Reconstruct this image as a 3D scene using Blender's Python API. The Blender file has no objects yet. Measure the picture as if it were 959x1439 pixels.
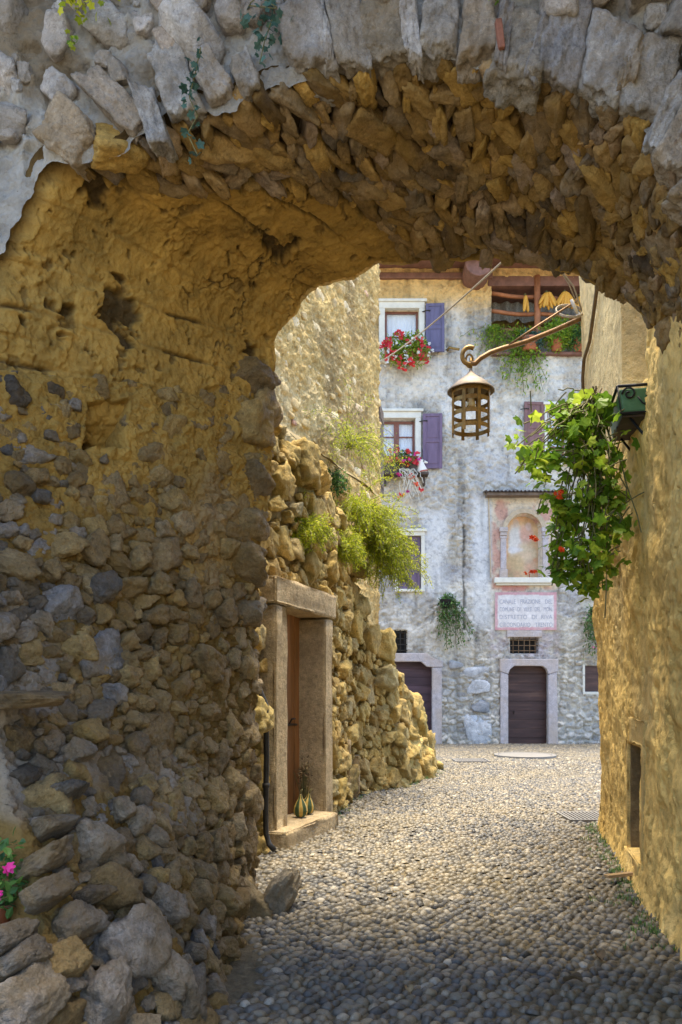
import bpy, bmesh, math, random
import numpy as np
from mathutils import Vector, Matrix, kdtree

rng = np.random.default_rng(7)
random.seed(7)
F = 1119.0          # focal length in pixels of the 959 px wide photograph
CAMZ, HOR, CX = 1.55, 965.0, 480.0
S = bpy.context.scene
COL = S.collection

def W(px, py, Y):
    return ((px - CX) / F * Y, Y, CAMZ + (HOR - py) / F * Y)

# ------------------------------------------------------------------ noise
def _hash(ix, iy, iz, seed):
    with np.errstate(over='ignore'):
        h = (ix.astype(np.uint32) * np.uint32(374761393) + iy.astype(np.uint32) * np.uint32(668265263)
             + iz.astype(np.uint32) * np.uint32(2147483647) + np.uint32(seed * 974711 + 12345))
        h = (h ^ (h >> np.uint32(13))) * np.uint32(1274126177)
        h = h ^ (h >> np.uint32(16))
        h = h * np.uint32(2246822519)
        h = h ^ (h >> np.uint32(15))
    return h.astype(np.float64) / 4294967295.0 * 2 - 1

def vnoise(P, seed=0):
    P = np.asarray(P, float)
    i = np.floor(P).astype(np.int64); f = P - i
    u = f * f * f * (f * (f * 6 - 15) + 10)
    x, y, z = i[..., 0], i[..., 1], i[..., 2]
    out = 0
    for dx in (0, 1):
        wx = u[..., 0] if dx else 1 - u[..., 0]
        for dy in (0, 1):
            wy = u[..., 1] if dy else 1 - u[..., 1]
            for dz in (0, 1):
                wz = u[..., 2] if dz else 1 - u[..., 2]
                out = out + wx * wy * wz * _hash(x + dx, y + dy, z + dz, seed)
    return out

def fbm(P, octv=4, seed=0, gain=0.5):
    P = np.asarray(P, float)
    a, s, o = 1.0, 0.0, 0.0
    for k in range(octv):
        o = o + a * vnoise(P * (2.03 ** k) + 17.3 * k, seed + k); s += a; a *= gain
    return o / s

def sstep(a, b, x):
    t = np.clip((x - a) / (b - a), 0, 1)
    return t * t * (3 - 2 * t)

# ------------------------------------------------------------------ objects
def link(o, parent=None):
    COL.objects.link(o)
    if parent is not None:
        o.parent = parent
        p, off = parent, Vector(parent.location)
        o.matrix_parent_inverse = parent_world(parent).inverted()
    return o

def parent_world(o):
    m = Matrix.Translation(o.location)
    if o.parent is not None:
        m = parent_world(o.parent) @ o.matrix_parent_inverse @ m
    return m

def tag(o, label=None, cat=None, group=None, kind=None):
    if label: o['label'] = label
    if cat: o['category'] = cat
    if group: o['group'] = group
    if kind: o['kind'] = kind
    return o

def thing(name, loc, label, cat, group=None):
    o = bpy.data.objects.new(name, None)
    o.empty_display_size = 0.1
    o.location = loc
    COL.objects.link(o)
    return tag(o, label, cat, group)

def mesh_obj(name, V, faces, mats, parent=None, attrs=None, smooth=True, mindex=None, bevel=0):
    """faces: list of int arrays (n,k) of equal k per array"""
    me = bpy.data.meshes.new(name)
    V = np.asarray(V, np.float32)
    faces = [np.asarray(f, np.int32) for f in faces if len(f)]
    me.vertices.add(len(V)); me.vertices.foreach_set('co', V.ravel())
    loops = np.concatenate([f.ravel() for f in faces])
    tot = np.concatenate([np.full(len(f), f.shape[1], np.int32) for f in faces])
    start = np.concatenate([[0], np.cumsum(tot)[:-1]]).astype(np.int32)
    me.loops.add(len(loops)); me.loops.foreach_set('vertex_index', loops)
    me.polygons.add(len(tot)); me.polygons.foreach_set('loop_start', start)
    me.polygons.foreach_set('loop_total', tot)
    if mindex is not None: me.polygons.foreach_set('material_index', np.asarray(mindex, np.int32))
    me.polygons.foreach_set('use_smooth', np.full(len(tot), smooth, bool))
    me.update(calc_edges=True); me.validate()
    for k, a in (attrs or {}).items():
        a = np.asarray(a, np.float32)
        if a.ndim == 1:
            at = me.attributes.new(k, 'FLOAT', 'POINT'); at.data.foreach_set('value', a)
        else:
            at = me.attributes.new(k, 'FLOAT_COLOR', 'POINT')
            c = np.ones((len(a), 4), np.float32); c[:, :3] = a
            at.data.foreach_set('color', c.ravel())
    for m in (mats if isinstance(mats, (list, tuple)) else [mats]): me.materials.append(m)
    o = bpy.data.objects.new(name, me)
    if bevel:
        b = o.modifiers.new('bevel', 'BEVEL'); b.width = bevel; b.segments = 2; b.limit_method = 'ANGLE'
    return link(o, parent)

class MB:
    """collects shapes into one mesh; faces may be ngons"""
    def __init__(s): s.v = []; s.f = []
    def add(s, vs, fs):
        n = len(s.v); s.v += [tuple(v) for v in vs]; s.f += [tuple(i + n for i in f) for f in fs]
    def box(s, x0, x1, y0, y1, z0, z1, M=None, jit=0):
        vs = [Vector((x, y, z)) for z in (z0, z1) for y in (y0, y1) for x in (x0, x1)]
        if jit: vs = [v + Vector((random.uniform(-jit, jit), random.uniform(-jit, jit), random.uniform(-jit, jit))) for v in vs]
        if M is not None: vs = [M @ v for v in vs]
        s.add(vs, [(0, 2, 3, 1), (4, 5, 7, 6), (0, 1, 5, 4), (2, 6, 7, 3), (0, 4, 6, 2), (1, 3, 7, 5)])
    def tube(s, pts, r, n=8, cap=True, r1=None):
        pts = [Vector(p) for p in pts]; vs = []; fs = []
        up = Vector((0.13, 0.31, 0.94)); N = len(pts)
        for i, p in enumerate(pts):
            d = (pts[min(i + 1, N - 1)] - pts[max(i - 1, 0)])
            if d.length < 1e-9: d = Vector((0, 0, 1))
            d.normalize()
            a = d.cross(up)
            if a.length < 1e-3: a = d.cross(Vector((1, 0, 0)))
            a.normalize(); b = d.cross(a); up = b.cross(d) if False else up
            rr = r if r1 is None else r + (r1 - r) * i / max(1, N - 1)
            for k in range(n):
                t = 2 * math.pi * k / n
                vs.append(p + (a * math.cos(t) + b * math.sin(t)) * rr)
        for i in range(N - 1):
            for k in range(n):
                k2 = (k + 1) % n
                fs.append((i * n + k, i * n + k2, (i + 1) * n + k2, (i + 1) * n + k))
        if cap:
            fs.append(tuple(range(n - 1, -1, -1))); fs.append(tuple((N - 1) * n + k for k in range(n)))
        s.add(vs, fs)
    def lathe(s, prof, c, n=24, M=None):
        vs = []; fs = []
        for r, z in prof:
            for k in range(n):
                t = 2 * math.pi * k / n
                v = Vector((r * math.cos(t), r * math.sin(t), z))
                if M is not None: v = M @ v
                vs.append(v + Vector(c))
        for i in range(len(prof) - 1):
            for k in range(n):
                k2 = (k + 1) % n
                fs.append((i * n + k, i * n + k2, (i + 1) * n + k2, (i + 1) * n + k))
        s.add(vs, fs)
    def prism(s, poly, y0, y1, M=None):
        """poly of (x,z) extruded along y"""
        n = len(poly)
        vs = [Vector((x, y0, z)) for x, z in poly] + [Vector((x, y1, z)) for x, z in poly]
        if M is not None: vs = [M @ v for v in vs]
        fs = [tuple(range(n)), tuple(range(2 * n - 1, n - 1, -1))]
        fs += [(i, i + n, (i + 1) % n + n, (i + 1) % n) for i in range(n)]
        s.add(vs, fs)
    def build(s, name, mat, parent=None, smooth=False, bevel=0, sub=0):
        me = bpy.data.meshes.new(name); me.from_pydata([tuple(v) for v in s.v], [], s.f)
        bm = bmesh.new(); bm.from_mesh(me); bmesh.ops.recalc_face_normals(bm, faces=bm.faces); bm.to_mesh(me); bm.free()
        me.polygons.foreach_set('use_smooth', [smooth] * len(me.polygons))
        me.materials.append(mat)
        o = bpy.data.objects.new(name, me)
        if bevel:
            b = o.modifiers.new('bevel', 'BEVEL'); b.width = bevel; b.segments = 2; b.limit_method = 'ANGLE'
        return link(o, parent)

# ------------------------------------------------------------------ materials
def ramp(nt, fac, stops, interp='LINEAR'):
    r = nt.nodes.new('ShaderNodeValToRGB'); r.color_ramp.interpolation = interp
    e = r.color_ramp.elements
    while len(e) < len(stops): e.new(0.5)
    for i, (p, c) in enumerate(stops):
        e[i].position = p; e[i].color = (*c, 1) if len(c) == 3 else c
    nt.links.new(fac, r.inputs[0]); return r.outputs[0]

def noise(nt, scale, detail=5, rough=0.6, vec=None, dist=0.0):
    n = nt.nodes.new('ShaderNodeTexNoise'); n.inputs['Scale'].default_value = scale
    n.inputs['Detail'].default_value = detail; n.inputs['Roughness'].default_value = rough
    n.inputs['Distortion'].default_value = dist
    if vec is not None: nt.links.new(vec, n.inputs['Vector'])
    return n.outputs[0]

def mixc(nt, fac, a, b, mode='MIX'):
    m = nt.nodes.new('ShaderNodeMix'); m.data_type = 'RGBA'; m.blend_type = mode
    for inp, val in ((m.inputs[0], fac), (m.inputs[6], a), (m.inputs[7], b)):
        if isinstance(val, (int, float)): inp.default_value = val
        elif isinstance(val, tuple): inp.default_value = (*val, 1)
        else: nt.links.new(val, inp)
    return m.outputs[2]

def mathn(nt, op, a, b=None, clamp=False):
    m = nt.nodes.new('ShaderNodeMath'); m.operation = op; m.use_clamp = clamp
    for i, v in enumerate((a, b)):
        if v is None: continue
        if isinstance(v, (int, float)): m.inputs[i].default_value = v
        else: nt.links.new(v, m.inputs[i])
    return m.outputs[0]

def attr(nt, name):
    a = nt.nodes.new('ShaderNodeAttribute'); a.attribute_name = name; return a

def new_mat(name):
    m = bpy.data.materials.new(name); m.use_nodes = True
    nt = m.node_tree; nt.nodes.clear()
    out = nt.nodes.new('ShaderNodeOutputMaterial'); p = nt.nodes.new('ShaderNodeBsdfPrincipled')
    nt.links.new(p.outputs[0], out.inputs[0])
    return m, nt, p, out

def coords(nt, scale=(1, 1, 1)):
    tc = nt.nodes.new('ShaderNodeTexCoord'); mp = nt.nodes.new('ShaderNodeMapping')
    mp.inputs['Scale'].default_value = scale
    nt.links.new(tc.outputs['Object'], mp.inputs[0]); return mp.outputs[0]

def bump(nt, p, h, strength, dist):
    b = nt.nodes.new('ShaderNodeBump'); b.inputs['Strength'].default_value = strength
    b.inputs['Distance'].default_value = dist
    nt.links.new(h, b.inputs['Height']); nt.links.new(b.outputs[0], p.inputs['Normal'])

def stone_mat(name, pal, mott=9.0, mlo=0.55, mhi=1.35, stain=None, stain_scale=2.0, stain_amt=0.6,
              bscale=38, bstr=0.6, bdist=0.02, rough=0.85, spec=0.3, vein=None, stretch=(1, 1, 1)):
    m, nt, p, out = new_mat(name)
    v = coords(nt, stretch)
    c = ramp(nt, attr(nt, 'rnd').outputs['Fac'], pal)
    n1 = noise(nt, mott, 8, 0.68, v, 0.3)
    g = ramp(nt, n1, [(0.28, (mlo,) * 3), (0.5, (1, 1, 1)), (0.75, (mhi,) * 3)])
    c = mixc(nt, 1.0, c, g, 'MULTIPLY')
    sp = noise(nt, mott * 6, 6, .78, v, .6)
    c = mixc(nt, 1.0, c, ramp(nt, sp, [(.32, (.5,) * 3), (.47, (1, 1, 1)), (.56, (1.05,) * 3), (.68, (1.6,) * 3)]), 'MULTIPLY')
    if stain:
        n2 = noise(nt, stain_scale, 6, 0.62, v, 0.5)
        f = ramp(nt, n2, [(0.42, (0, 0, 0)), (0.66, (stain_amt,) * 3)])
        c = mixc(nt, f, c, stain)
    if vein:
        n3 = noise(nt, mott * 1.7, 3, 0.5, v, 1.5)
        w = ramp(nt, n3, [(0.48, (0, 0, 0)), (0.5, (0.6, 0.6, 0.6)), (0.52, (0, 0, 0))])
        c = mixc(nt, w, c, vein)
    nt.links.new(c, p.inputs['Base Color'])
    p.inputs['Roughness'].default_value = rough
    p.inputs['Specular IOR Level'].default_value = spec
    h = mathn(nt, 'ADD', noise(nt, bscale, 8, 0.7, v), mathn(nt, 'MULTIPLY', noise(nt, bscale * 0.3, 5, 0.6, v), 1.6))
    bump(nt, p, h, bstr, bdist)
    return m

def plain_mat(name, col, var=0.25, scale=14, rough=0.6, metal=0.0, bstr=0.15, bscale=60, stretch=(1, 1, 1), spec=0.4, col2=None, bdist=0.004):
    m, nt, p, out = new_mat(name)
    v = coords(nt, stretch)
    n = noise(nt, scale, 7, 0.65, v, 0.2)
    c2 = col2 or tuple(min(1, x * (1 + var)) for x in col)
    c1 = tuple(x * (1 - var) for x in col)
    c = ramp(nt, n, [(0.3, c1), (0.52, col), (0.72, c2)])
    nt.links.new(c, p.inputs['Base Color'])
    p.inputs['Roughness'].default_value = rough; p.inputs['Metallic'].default_value = metal
    p.inputs['Specular IOR Level'].default_value = spec
    if bstr: bump(nt, p, noise(nt, bscale, 5, 0.6, v), bstr, bdist)
    return m

def leaf_mat(name, stops, trans=0.35, rough=0.45):
    m, nt, p, out = new_mat(name)
    c = ramp(nt, attr(nt, 'rnd').outputs['Fac'], stops)
    c = mixc(nt, 0.5, c, ramp(nt, noise(nt, 30, 3, 0.5, coords(nt)), [(0.3, (0.6, 0.6, 0.6)), (0.7, (1.3, 1.3, 1.3))]), 'MULTIPLY')
    nt.links.new(c, p.inputs['Base Color']); p.inputs['Roughness'].default_value = rough
    p.inputs['Specular IOR Level'].default_value = 0.3
    t = nt.nodes.new('ShaderNodeBsdfTranslucent'); nt.links.new(c, t.inputs[0])
    mx = nt.nodes.new('ShaderNodeMixShader'); mx.inputs[0].default_value = trans
    nt.links.new(p.outputs[0], mx.inputs[1]); nt.links.new(t.outputs[0], mx.inputs[2])
    nt.links.new(mx.outputs[0], out.inputs[0])
    return m

# ------------------------------------------------------------------ rocks
_ico = {}
def ico(sub):
    if sub not in _ico:
        bm = bmesh.new(); bmesh.ops.create_icosphere(bm, subdivisions=sub, radius=1.0)
        V = np.array([v.co[:] for v in bm.verts]); Fc = np.array([[v.index for v in f.verts] for f in bm.faces], np.int32)
        bm.free(); V /= np.linalg.norm(V, axis=1, keepdims=True); _ico[sub] = (V, Fc)
    return _ico[sub]

def rocks(P, A, B, C, size, sub=3, planes=12, p=11.0, amp=0.10, nfreq=2.0, seed=1, rnd=None, dmin=0.62, dmax=1.05):
    """faceted stones: P centres (N,3); A,B,C unit axes (N,3); size (N,3) half sizes along A,B,C."""
    r = np.random.default_rng(seed)
    N = len(P); U, Fc = ico(sub); nv = len(U)
    n = r.normal(size=(N, planes, 3)); n /= np.linalg.norm(n, axis=2, keepdims=True)
    d = r.uniform(dmin, dmax, (N, planes))
    ax = np.concatenate([np.eye(3), -np.eye(3)])[None].repeat(N, 0) + r.normal(size=(N, 6, 3)) * 0.12
    ax /= np.linalg.norm(ax, axis=2, keepdims=True)
    n = np.concatenate([n, ax], 1); d = np.concatenate([d, r.uniform(0.8, 1.0, (N, 6))], 1)
    out = np.empty((N, nv, 3))
    if rnd is None: rnd = r.random(N)
    for k in range(N):
        q = np.maximum(U @ n[k].T, 0) / d[k]
        rad = (q ** p).sum(1) ** (-1.0 / p)
        L = U * rad[:, None]
        out[k] = L
    if amp:
        Q = out * nfreq + r.uniform(-50, 50, (N, 1, 3))
        out *= (1 + amp * fbm(Q, 4, seed, 0.6) - amp * .35 * np.abs(fbm(Q * 2.3 + 7, 2, seed + 3)))[..., None]
    L = out * size[:, None, :]
    V = P[:, None] + L[..., 0:1] * A[:, None] + L[..., 1:2] * B[:, None] + L[..., 2:3] * C[:, None]
    faces = (Fc[None] + (np.arange(N) * nv)[:, None, None]).reshape(-1, 3)
    return V.reshape(-1, 3), faces, np.repeat(rnd, nv)

class Surf:
    """a parametric sheet given as a coarse grid of points [t][s]"""
    def __init__(s, G, flip=False):
        s.G = np.asarray(G, float); s.flip = flip
        s.Lt = np.linalg.norm(np.diff(s.G, axis=0), axis=2).sum(0).mean()
        s.Ls = np.linalg.norm(np.diff(s.G, axis=1), axis=2).sum(1).mean()
    def pos(s, t, u):
        nt_, nu = s.G.shape[:2]
        t = np.clip(t, 0, 1) * (nt_ - 1); u = np.clip(u, 0, 1) * (nu - 1)
        i = np.minimum(t.astype(int), nt_ - 2); j = np.minimum(u.astype(int), nu - 2)
        a = (t - i)[..., None]; b = (u - j)[..., None]
        return (s.G[i, j] * (1 - a) * (1 - b) + s.G[i + 1, j] * a * (1 - b) + s.G[i, j + 1] * (1 - a) * b + s.G[i + 1, j + 1] * a * b)
    def frame(s, t, u):
        e = 0.012
        dt = s.pos(t + e, u) - s.pos(t - e, u); du = s.pos(t, u + e) - s.pos(t, u - e)
        dt /= np.linalg.norm(dt, axis=-1, keepdims=True) + 1e-12
        du /= np.linalg.norm(du, axis=-1, keepdims=True) + 1e-12
        n = np.cross(dt, du); n /= np.linalg.norm(n, axis=-1, keepdims=True) + 1e-12
        if s.flip: n = -n
        return dt, du, n
    def grid(s, nt_, nu):
        t, u = np.meshgrid(np.linspace(0, 1, nt_), np.linspace(0, 1, nu), indexing='ij')
        return t, u, s.pos(t, u), s.frame(t, u)[2]

def grid_faces(a, b):
    i = np.arange(a * b).reshape(a, b)
    return np.stack([i[:-1, :-1], i[:-1, 1:], i[1:, 1:], i[1:, :-1]], -1).reshape(-1, 4)

def pack(surf, radii, ok=None, aspect=1.0, tight=0.86, tries=40, seed=3):
    """dart throwing, big stones first; aspect>1 = longer along u"""
    r = np.random.default_rng(seed)
    P = np.zeros((0, 2)); R = np.zeros(0)
    for rad in sorted(radii, reverse=True):
        for _ in range(tries):
            t, u = r.random(2)
            if ok is not None and not ok(t, u): continue
            q = np.array([t * surf.Lt, u * surf.Ls / aspect])
            if len(R):
                dd = np.hypot(P[:, 0] - q[0], P[:, 1] - q[1])
                if (dd < (R + rad) * tight).any(): continue
            P = np.vstack([P, q]); R = np.append(R, rad); break
    return P[:, 0] / surf.Lt, P[:, 1] * aspect / surf.Ls, R

def join(parts):
    """parts: (V, faces, rnd, matindex) -> V, faces list, rnd, mindex"""
    Vs, Fs, Rs, Ms, off = [], [], [], [], 0
    for V, f, rn, mi in parts:
        Vs.append(V); Fs.append(np.asarray(f) + off); Rs.append(rn); Ms.append(np.full(len(f), mi)); off += len(V)
    # keep order by face arity
    return np.concatenate(Vs), Fs, np.concatenate(Rs), np.concatenate(Ms)

def resample(pts, n):
    pts = np.asarray(pts, float)
    L = np.concatenate([[0], np.cumsum(np.linalg.norm(np.diff(pts, axis=0), axis=1))])
    q = np.linspace(0, L[-1], n)
    return np.stack([np.interp(q, L, pts[:, k]) for k in range(3)], 1)

# ------------------------------------------------------------------ palettes
M = {}
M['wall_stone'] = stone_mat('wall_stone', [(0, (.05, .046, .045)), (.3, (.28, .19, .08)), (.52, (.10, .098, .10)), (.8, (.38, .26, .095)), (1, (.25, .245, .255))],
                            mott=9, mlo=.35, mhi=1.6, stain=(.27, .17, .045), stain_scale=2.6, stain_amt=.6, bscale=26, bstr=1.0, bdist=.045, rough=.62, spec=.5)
M['vault_stone'] = stone_mat('vault_stone', [(0, (.055, .04, .03)), (.25, (.24, .155, .06)), (.48, (.15, .13, .115)), (.75, (.38, .24, .065)), (1, (.25, .20, .175))],
                             mott=9, mlo=.35, mhi=1.6, stain=(.30, .18, .035), stain_scale=2.6, stain_amt=.55, bscale=26, bstr=.7, bdist=.03)
M['face_stone'] = stone_mat('face_stone', [(0, (.28, .25, .22)), (.35, (.46, .455, .46)), (.65, (.34, .28, .23)), (1, (.56, .55, .56))],
                            mott=8, mlo=.4, mhi=1.4, stain=(.22, .18, .13), stain_scale=2.2, stain_amt=.6, bscale=24, bstr=.9, bdist=.035)
M['rubble_stone'] = stone_mat('rubble_stone', [(0, (.26, .175, .06)), (.3, (.52, .35, .11)), (.6, (.38, .27, .11)), (.85, (.60, .43, .15)), (1, (.42, .34, .19))],
                              mott=7, mlo=.45, mhi=1.35, stain=(.24, .20, .06), stain_scale=1.7, stain_amt=.6, bscale=34, bstr=1.0, bdist=.025)
M['pebble'] = stone_mat('pebble', [(0, (.04, .04, .042)), (.3, (.088, .084, .078)), (.55, (.14, .122, .092)), (.8, (.21, .172, .118)), (1, (.38, .35, .29))],
                        mott=30, mlo=.65, mhi=1.3, stain=(.17, .13, .06), stain_scale=.9, stain_amt=.45, bscale=90, bstr=.4, bdist=.008, rough=.45, spec=.5)

def mask_mat(name, ca, cb, cc=None, bscale=30, bstr=.7, bdist=.02, mott=7, rough=.9, lo=.6, hi=1.3):
    """base colours mixed by the point attributes 'mask' (a->b) and 'tone' (->c)"""
    m, nt, p, out = new_mat(name)
    v = coords(nt)
    n1 = noise(nt, mott, 8, .68, v, .4)
    g = ramp(nt, n1, [(.28, (lo,) * 3), (.5, (1, 1, 1)), (.74, (hi,) * 3)])
    c = mixc(nt, attr(nt, 'mask').outputs['Fac'], ca, cb)
    if cc: c = mixc(nt, attr(nt, 'tone').outputs['Fac'], c, cc)
    c = mixc(nt, 1.0, c, g, 'MULTIPLY')
    n2 = noise(nt, 1.1, 6, .6, v, .6)
    c = mixc(nt, 1.0, c, ramp(nt, n2, [(.3, (.72, .72, .72)), (.7, (1.18, 1.15, 1.08))]), 'MULTIPLY')
    nt.links.new(c, p.inputs['Base Color']); p.inputs['Roughness'].default_value = rough
    p.inputs['Specular IOR Level'].default_value = .2
    h = mathn(nt, 'ADD', noise(nt, bscale, 8, .7, v), mathn(nt, 'MULTIPLY', noise(nt, bscale * .3, 5, .6, v), 1.6))
    bump(nt, p, h, bstr, bdist)
    return m
M['vault_plaster'] = mask_mat('vault_plaster', (.10, .07, .035), (.44, .28, .075), (.05, .037, .025), bscale=22, bstr=.8, bdist=.025, mott=5, lo=.5, hi=1.35)
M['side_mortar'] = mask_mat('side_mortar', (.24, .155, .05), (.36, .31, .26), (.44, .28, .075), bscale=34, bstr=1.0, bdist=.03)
M['face_mortar'] = mask_mat('face_mortar', (.42, .41, .40), (.24, .20, .15), None, bscale=26, bstr=1.0, bdist=.04)
M['rubble_mortar'] = mask_mat('rubble_mortar', (.27, .20, .09), (.20, .19, .07), None)
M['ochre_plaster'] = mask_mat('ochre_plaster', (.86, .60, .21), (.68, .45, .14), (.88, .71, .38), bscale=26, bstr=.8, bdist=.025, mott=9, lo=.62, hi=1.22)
M['house_rubble'] = mask_mat('house_rubble', (.70, .50, .21), (.76, .60, .32), (.50, .36, .17), bscale=26, bstr=1.0, bdist=.04, mott=12, lo=.5, hi=1.35)

# ================================================================== SETTING
def flat_sheet(name, x0, x1, y0, y1, z, mat, kind):
    o = mesh_obj(name, [(x0, y0, z), (x1, y0, z), (x1, y1, z), (x0, y1, z)], [np.array([[0, 1, 2, 3]])], mat, smooth=False)
    return tag(o, kind=kind)
M['earth'] = plain_mat('earth', (.25, .22, .17), .3, 6, .95, bstr=.5, bscale=40, bdist=.02)
flat_sheet('ground', -90, 90, -90, 120, -0.03, M['earth'], 'structure')
M['street_bed'] = plain_mat('street_bed', (.15, .12, .07), .45, 22, .95, bstr=.8, bscale=70, bdist=.02)

LEFTB = np.array([(-1.25, 2.2), (-1.15, 2.5), (-.62, 3.63), (-.68, 5.93), (-.73, 7.5), (-.15, 9.1), (.15, 11.0), (.9, 12.1), (1.5, 13.6), (1.95, 15.2), (1.2, 15.9), (-.5, 16.3), (-3, 16.6), (-3, 21.6)])
def left_x(Y): return np.interp(Y, LEFTB[:, 1], LEFTB[:, 0])
def right_x(Y): return np.where(Y < 9.0, .985 + .215 * Y, 7.6)
def wall_lean(Y): return np.interp(Y, [5.0, 8.9], [0.0, .20])

# street bed with a slight unevenness, pebbles set on it
def bed_z(X, Y):
    P = np.stack([X * .7, Y * .7, 0 * X], -1)
    return .018 * vnoise(P, 4) + .05 * sstep(13.5, 16, Y) * sstep(22, 17, Y)
ny, nx = 900, 420
yy, xx = np.meshgrid(np.linspace(.3, 22.2, ny), np.linspace(-4.5, 8, nx), indexing='ij')
zz = bed_z(xx, yy)
SV = [np.stack([xx, yy, zz], -1).reshape(-1, 3)]; SF = [grid_faces(ny, nx)]; SR = [np.zeros(ny * nx)]; SM = [np.zeros(len(SF[0]))]
off = ny * nx
soilm = sstep(1.5, .9, np.hypot((xx + .66) / .24, (yy - 4.35) / .62))
zz = zz + soilm * (.012 + .035 * fbm(np.stack([xx * 9, yy * 9, 0 * xx], -1), 4, 14, .6))
SV[0] = np.stack([xx, yy, zz], -1).reshape(-1, 3)
# pebble positions: loose rows across the street, arching a little
pts = []
y = 1.6; row = 0
while y < 21.5:
    sp = .068
    xs = np.arange(-4, 7.6, sp) + (row % 2) * sp * .5
    xs = xs + rng.uniform(-.013, .013, len(xs)); ys = y + rng.uniform(-.012, .012, len(xs)) + .02 * np.sin(xs * 2.1 + y)
    lx = left_x(ys) - .12; rx = right_x(ys) + .08
    k = (xs > lx) & (xs < rx)
    # keep those the camera side could see
    k &= (np.abs((xs) / np.maximum(ys, .1)) < .62) | (ys > 9)
    k &= ~((ys > 9) & (xs < -1.4)) & ~((ys > 9) & (xs > 7.6))
    pts.append(np.stack([xs[k], ys[k]], 1)); y += .054; row += 1
pts = np.concatenate(pts)
# bare soil next to the left foot of the arch, covers and grates
d_soil = np.hypot((pts[:, 0] + .66) / .24, (pts[:, 1] - 4.35) / .62)
keep = d_soil > 1 + .25 * vnoise(np.c_[pts * 4, 0 * pts[:, :1]], 9)
CX_COV, CY_COV = 4.35, 17.0
COV = (W(738, 0, 17.2)[0], 17.2)
keep &= np.hypot((pts[:, 0] - COV[0]), (pts[:, 1] - COV[1]) * .9) > .72
G1 = (W(820, 0, 9.35)[0], 9.35); G2 = (W(662, 0, 15.9)[0], 15.9)
for g, hw, hd in ((G1, .24, .30), (G2, .34, .34)):
    keep &= ~((np.abs(pts[:, 0] - g[0]) < hw) & (np.abs(pts[:, 1] - g[1]) < hd))
keep &= rng.random(len(pts)) > .015
pts = pts[keep]
U2, F2 = ico(3); U1, F1 = ico(2); U0, F0 = ico(1)
def upper(U, Fc, zc):
    k = U[:, 2] > zc; idx = -np.ones(len(U), int); idx[k] = np.arange(k.sum())
    f = Fc[k[Fc].all(1)]; return U[k], idx[f].astype(np.int32)
for (y0, y1, (U, Fc)) in ((0, 5.6, upper(U2, F2, -.35)), (5.6, 10.5, upper(U1, F1, -.35)), (10.5, 30, upper(U1, F1, -.05))):
    q = pts[(pts[:, 1] >= y0) & (pts[:, 1] < y1)]; n = len(q); nv = len(U)
    sx = rng.uniform(.027, .045, n); sy = rng.uniform(.019, .029, n); sz = rng.uniform(.024, .036, n)
    th = rng.normal(0, .38, n) + .25
    tilt = rng.normal(-.25, .22, n)
    L = U[None] * np.stack([sx, sy, sz], -1)[:, None]
    L *= (1 + .13 * vnoise(U[None] * 1.3 + rng.uniform(-60, 60, (n, 1, 3)), 5))[..., None]
    y_, z_ = L[..., 1] * np.cos(tilt)[:, None] - L[..., 2] * np.sin(tilt)[:, None], L[..., 1] * np.sin(tilt)[:, None] + L[..., 2] * np.cos(tilt)[:, None]
    x_ = L[..., 0]
    c, s = np.cos(th)[:, None], np.sin(th)[:, None]
    V = np.stack([q[:, :1] + x_ * c - y_ * s, q[:, 1:] + x_ * s + y_ * c, bed_z(q[:, 0], q[:, 1])[:, None] + z_ + rng.uniform(-.013, .003, (n, 1))], -1)
    rn = np.clip(rng.beta(1.6, 2.0, n), 0, 1)
    SV.append(V.reshape(-1, 3)); SF.append((Fc[None] + (np.arange(n) * nv)[:, None, None] + off).reshape(-1, 3)); SR.append(np.repeat(rn, nv))
    SM.append(np.ones(len(SF[-1]))); off += n * nv
st = mesh_obj('street', np.concatenate(SV), SF, [M['street_bed'], M['pebble']], attrs={'rnd': np.concatenate(SR)}, mindex=np.concatenate(SM))
tag(st, kind='structure')

# ================================================================== ARCHWAY
def far_pt(px, py):
    k = (px - CX) / F; Y = 5.735 / (1 + .3 * k); return W(px, py, Y)
def near_pt(px, py):
    k = (px - CX) / F; Y = 4.1 / (1 + .15 * k); return W(px, py, Y)
far_leg = [far_pt(*p) for p in ((352, 1258), (352, 1180), (356, 1100), (361, 900), (369, 780), (377, 680), (383, 610), (383, 560))]
far_arc = [far_pt(*p) for p in ((372, 660), (380, 600), (383, 560), (383, 520), (386, 470), (410, 437), (450, 402), (500, 386), (540, 371), (620, 362), (700, 361), (770, 370), (820, 385), (870, 410), (910, 443), (940, 475), (952, 520), (958, 580), (960, 640))]
near_arc = [(-2.08, 4.41, 2.75), (-1.97, 4.39, 3.3), (-1.96, 4.39, 3.7)] + [near_pt(*p) for p in ((0, 312), (30, 265), (60, 237), (130, 210), (190, 190), (250, 163), (330, 140), (400, 112), (480, 94), (560, 76), (650, 72), (720, 88), (790, 108), (850, 128), (900, 165), (959, 240), (1000, 300), (1035, 380), (1055, 450), (1060, 520))]
near_leg = [(-.62, 3.63, 0), (-.76, 3.66, .3), (-1.0, 3.75, .7), (-1.32, 3.85, 1.1), (-1.6, 3.95, 1.55), (-1.8, 4.1, 2.2), (-1.9, 4.3, 2.8), (-1.95, 4.39, 3.3)]
near_leg2 = [(-1.15, 2.5, 0), (-1.3, 2.5, .3), (-1.5, 2.5, .7), (-1.7, 2.55, 1.1), (-1.9, 2.6, 1.55), (-2.1, 2.65, 2.2), (-2.2, 2.7, 2.8), (-2.3, 2.7, 3.3)]
n_ = 60
a0, a1 = resample(far_arc, n_), resample(near_arc, n_)
tt = np.linspace(0, 1, 24)
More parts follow.
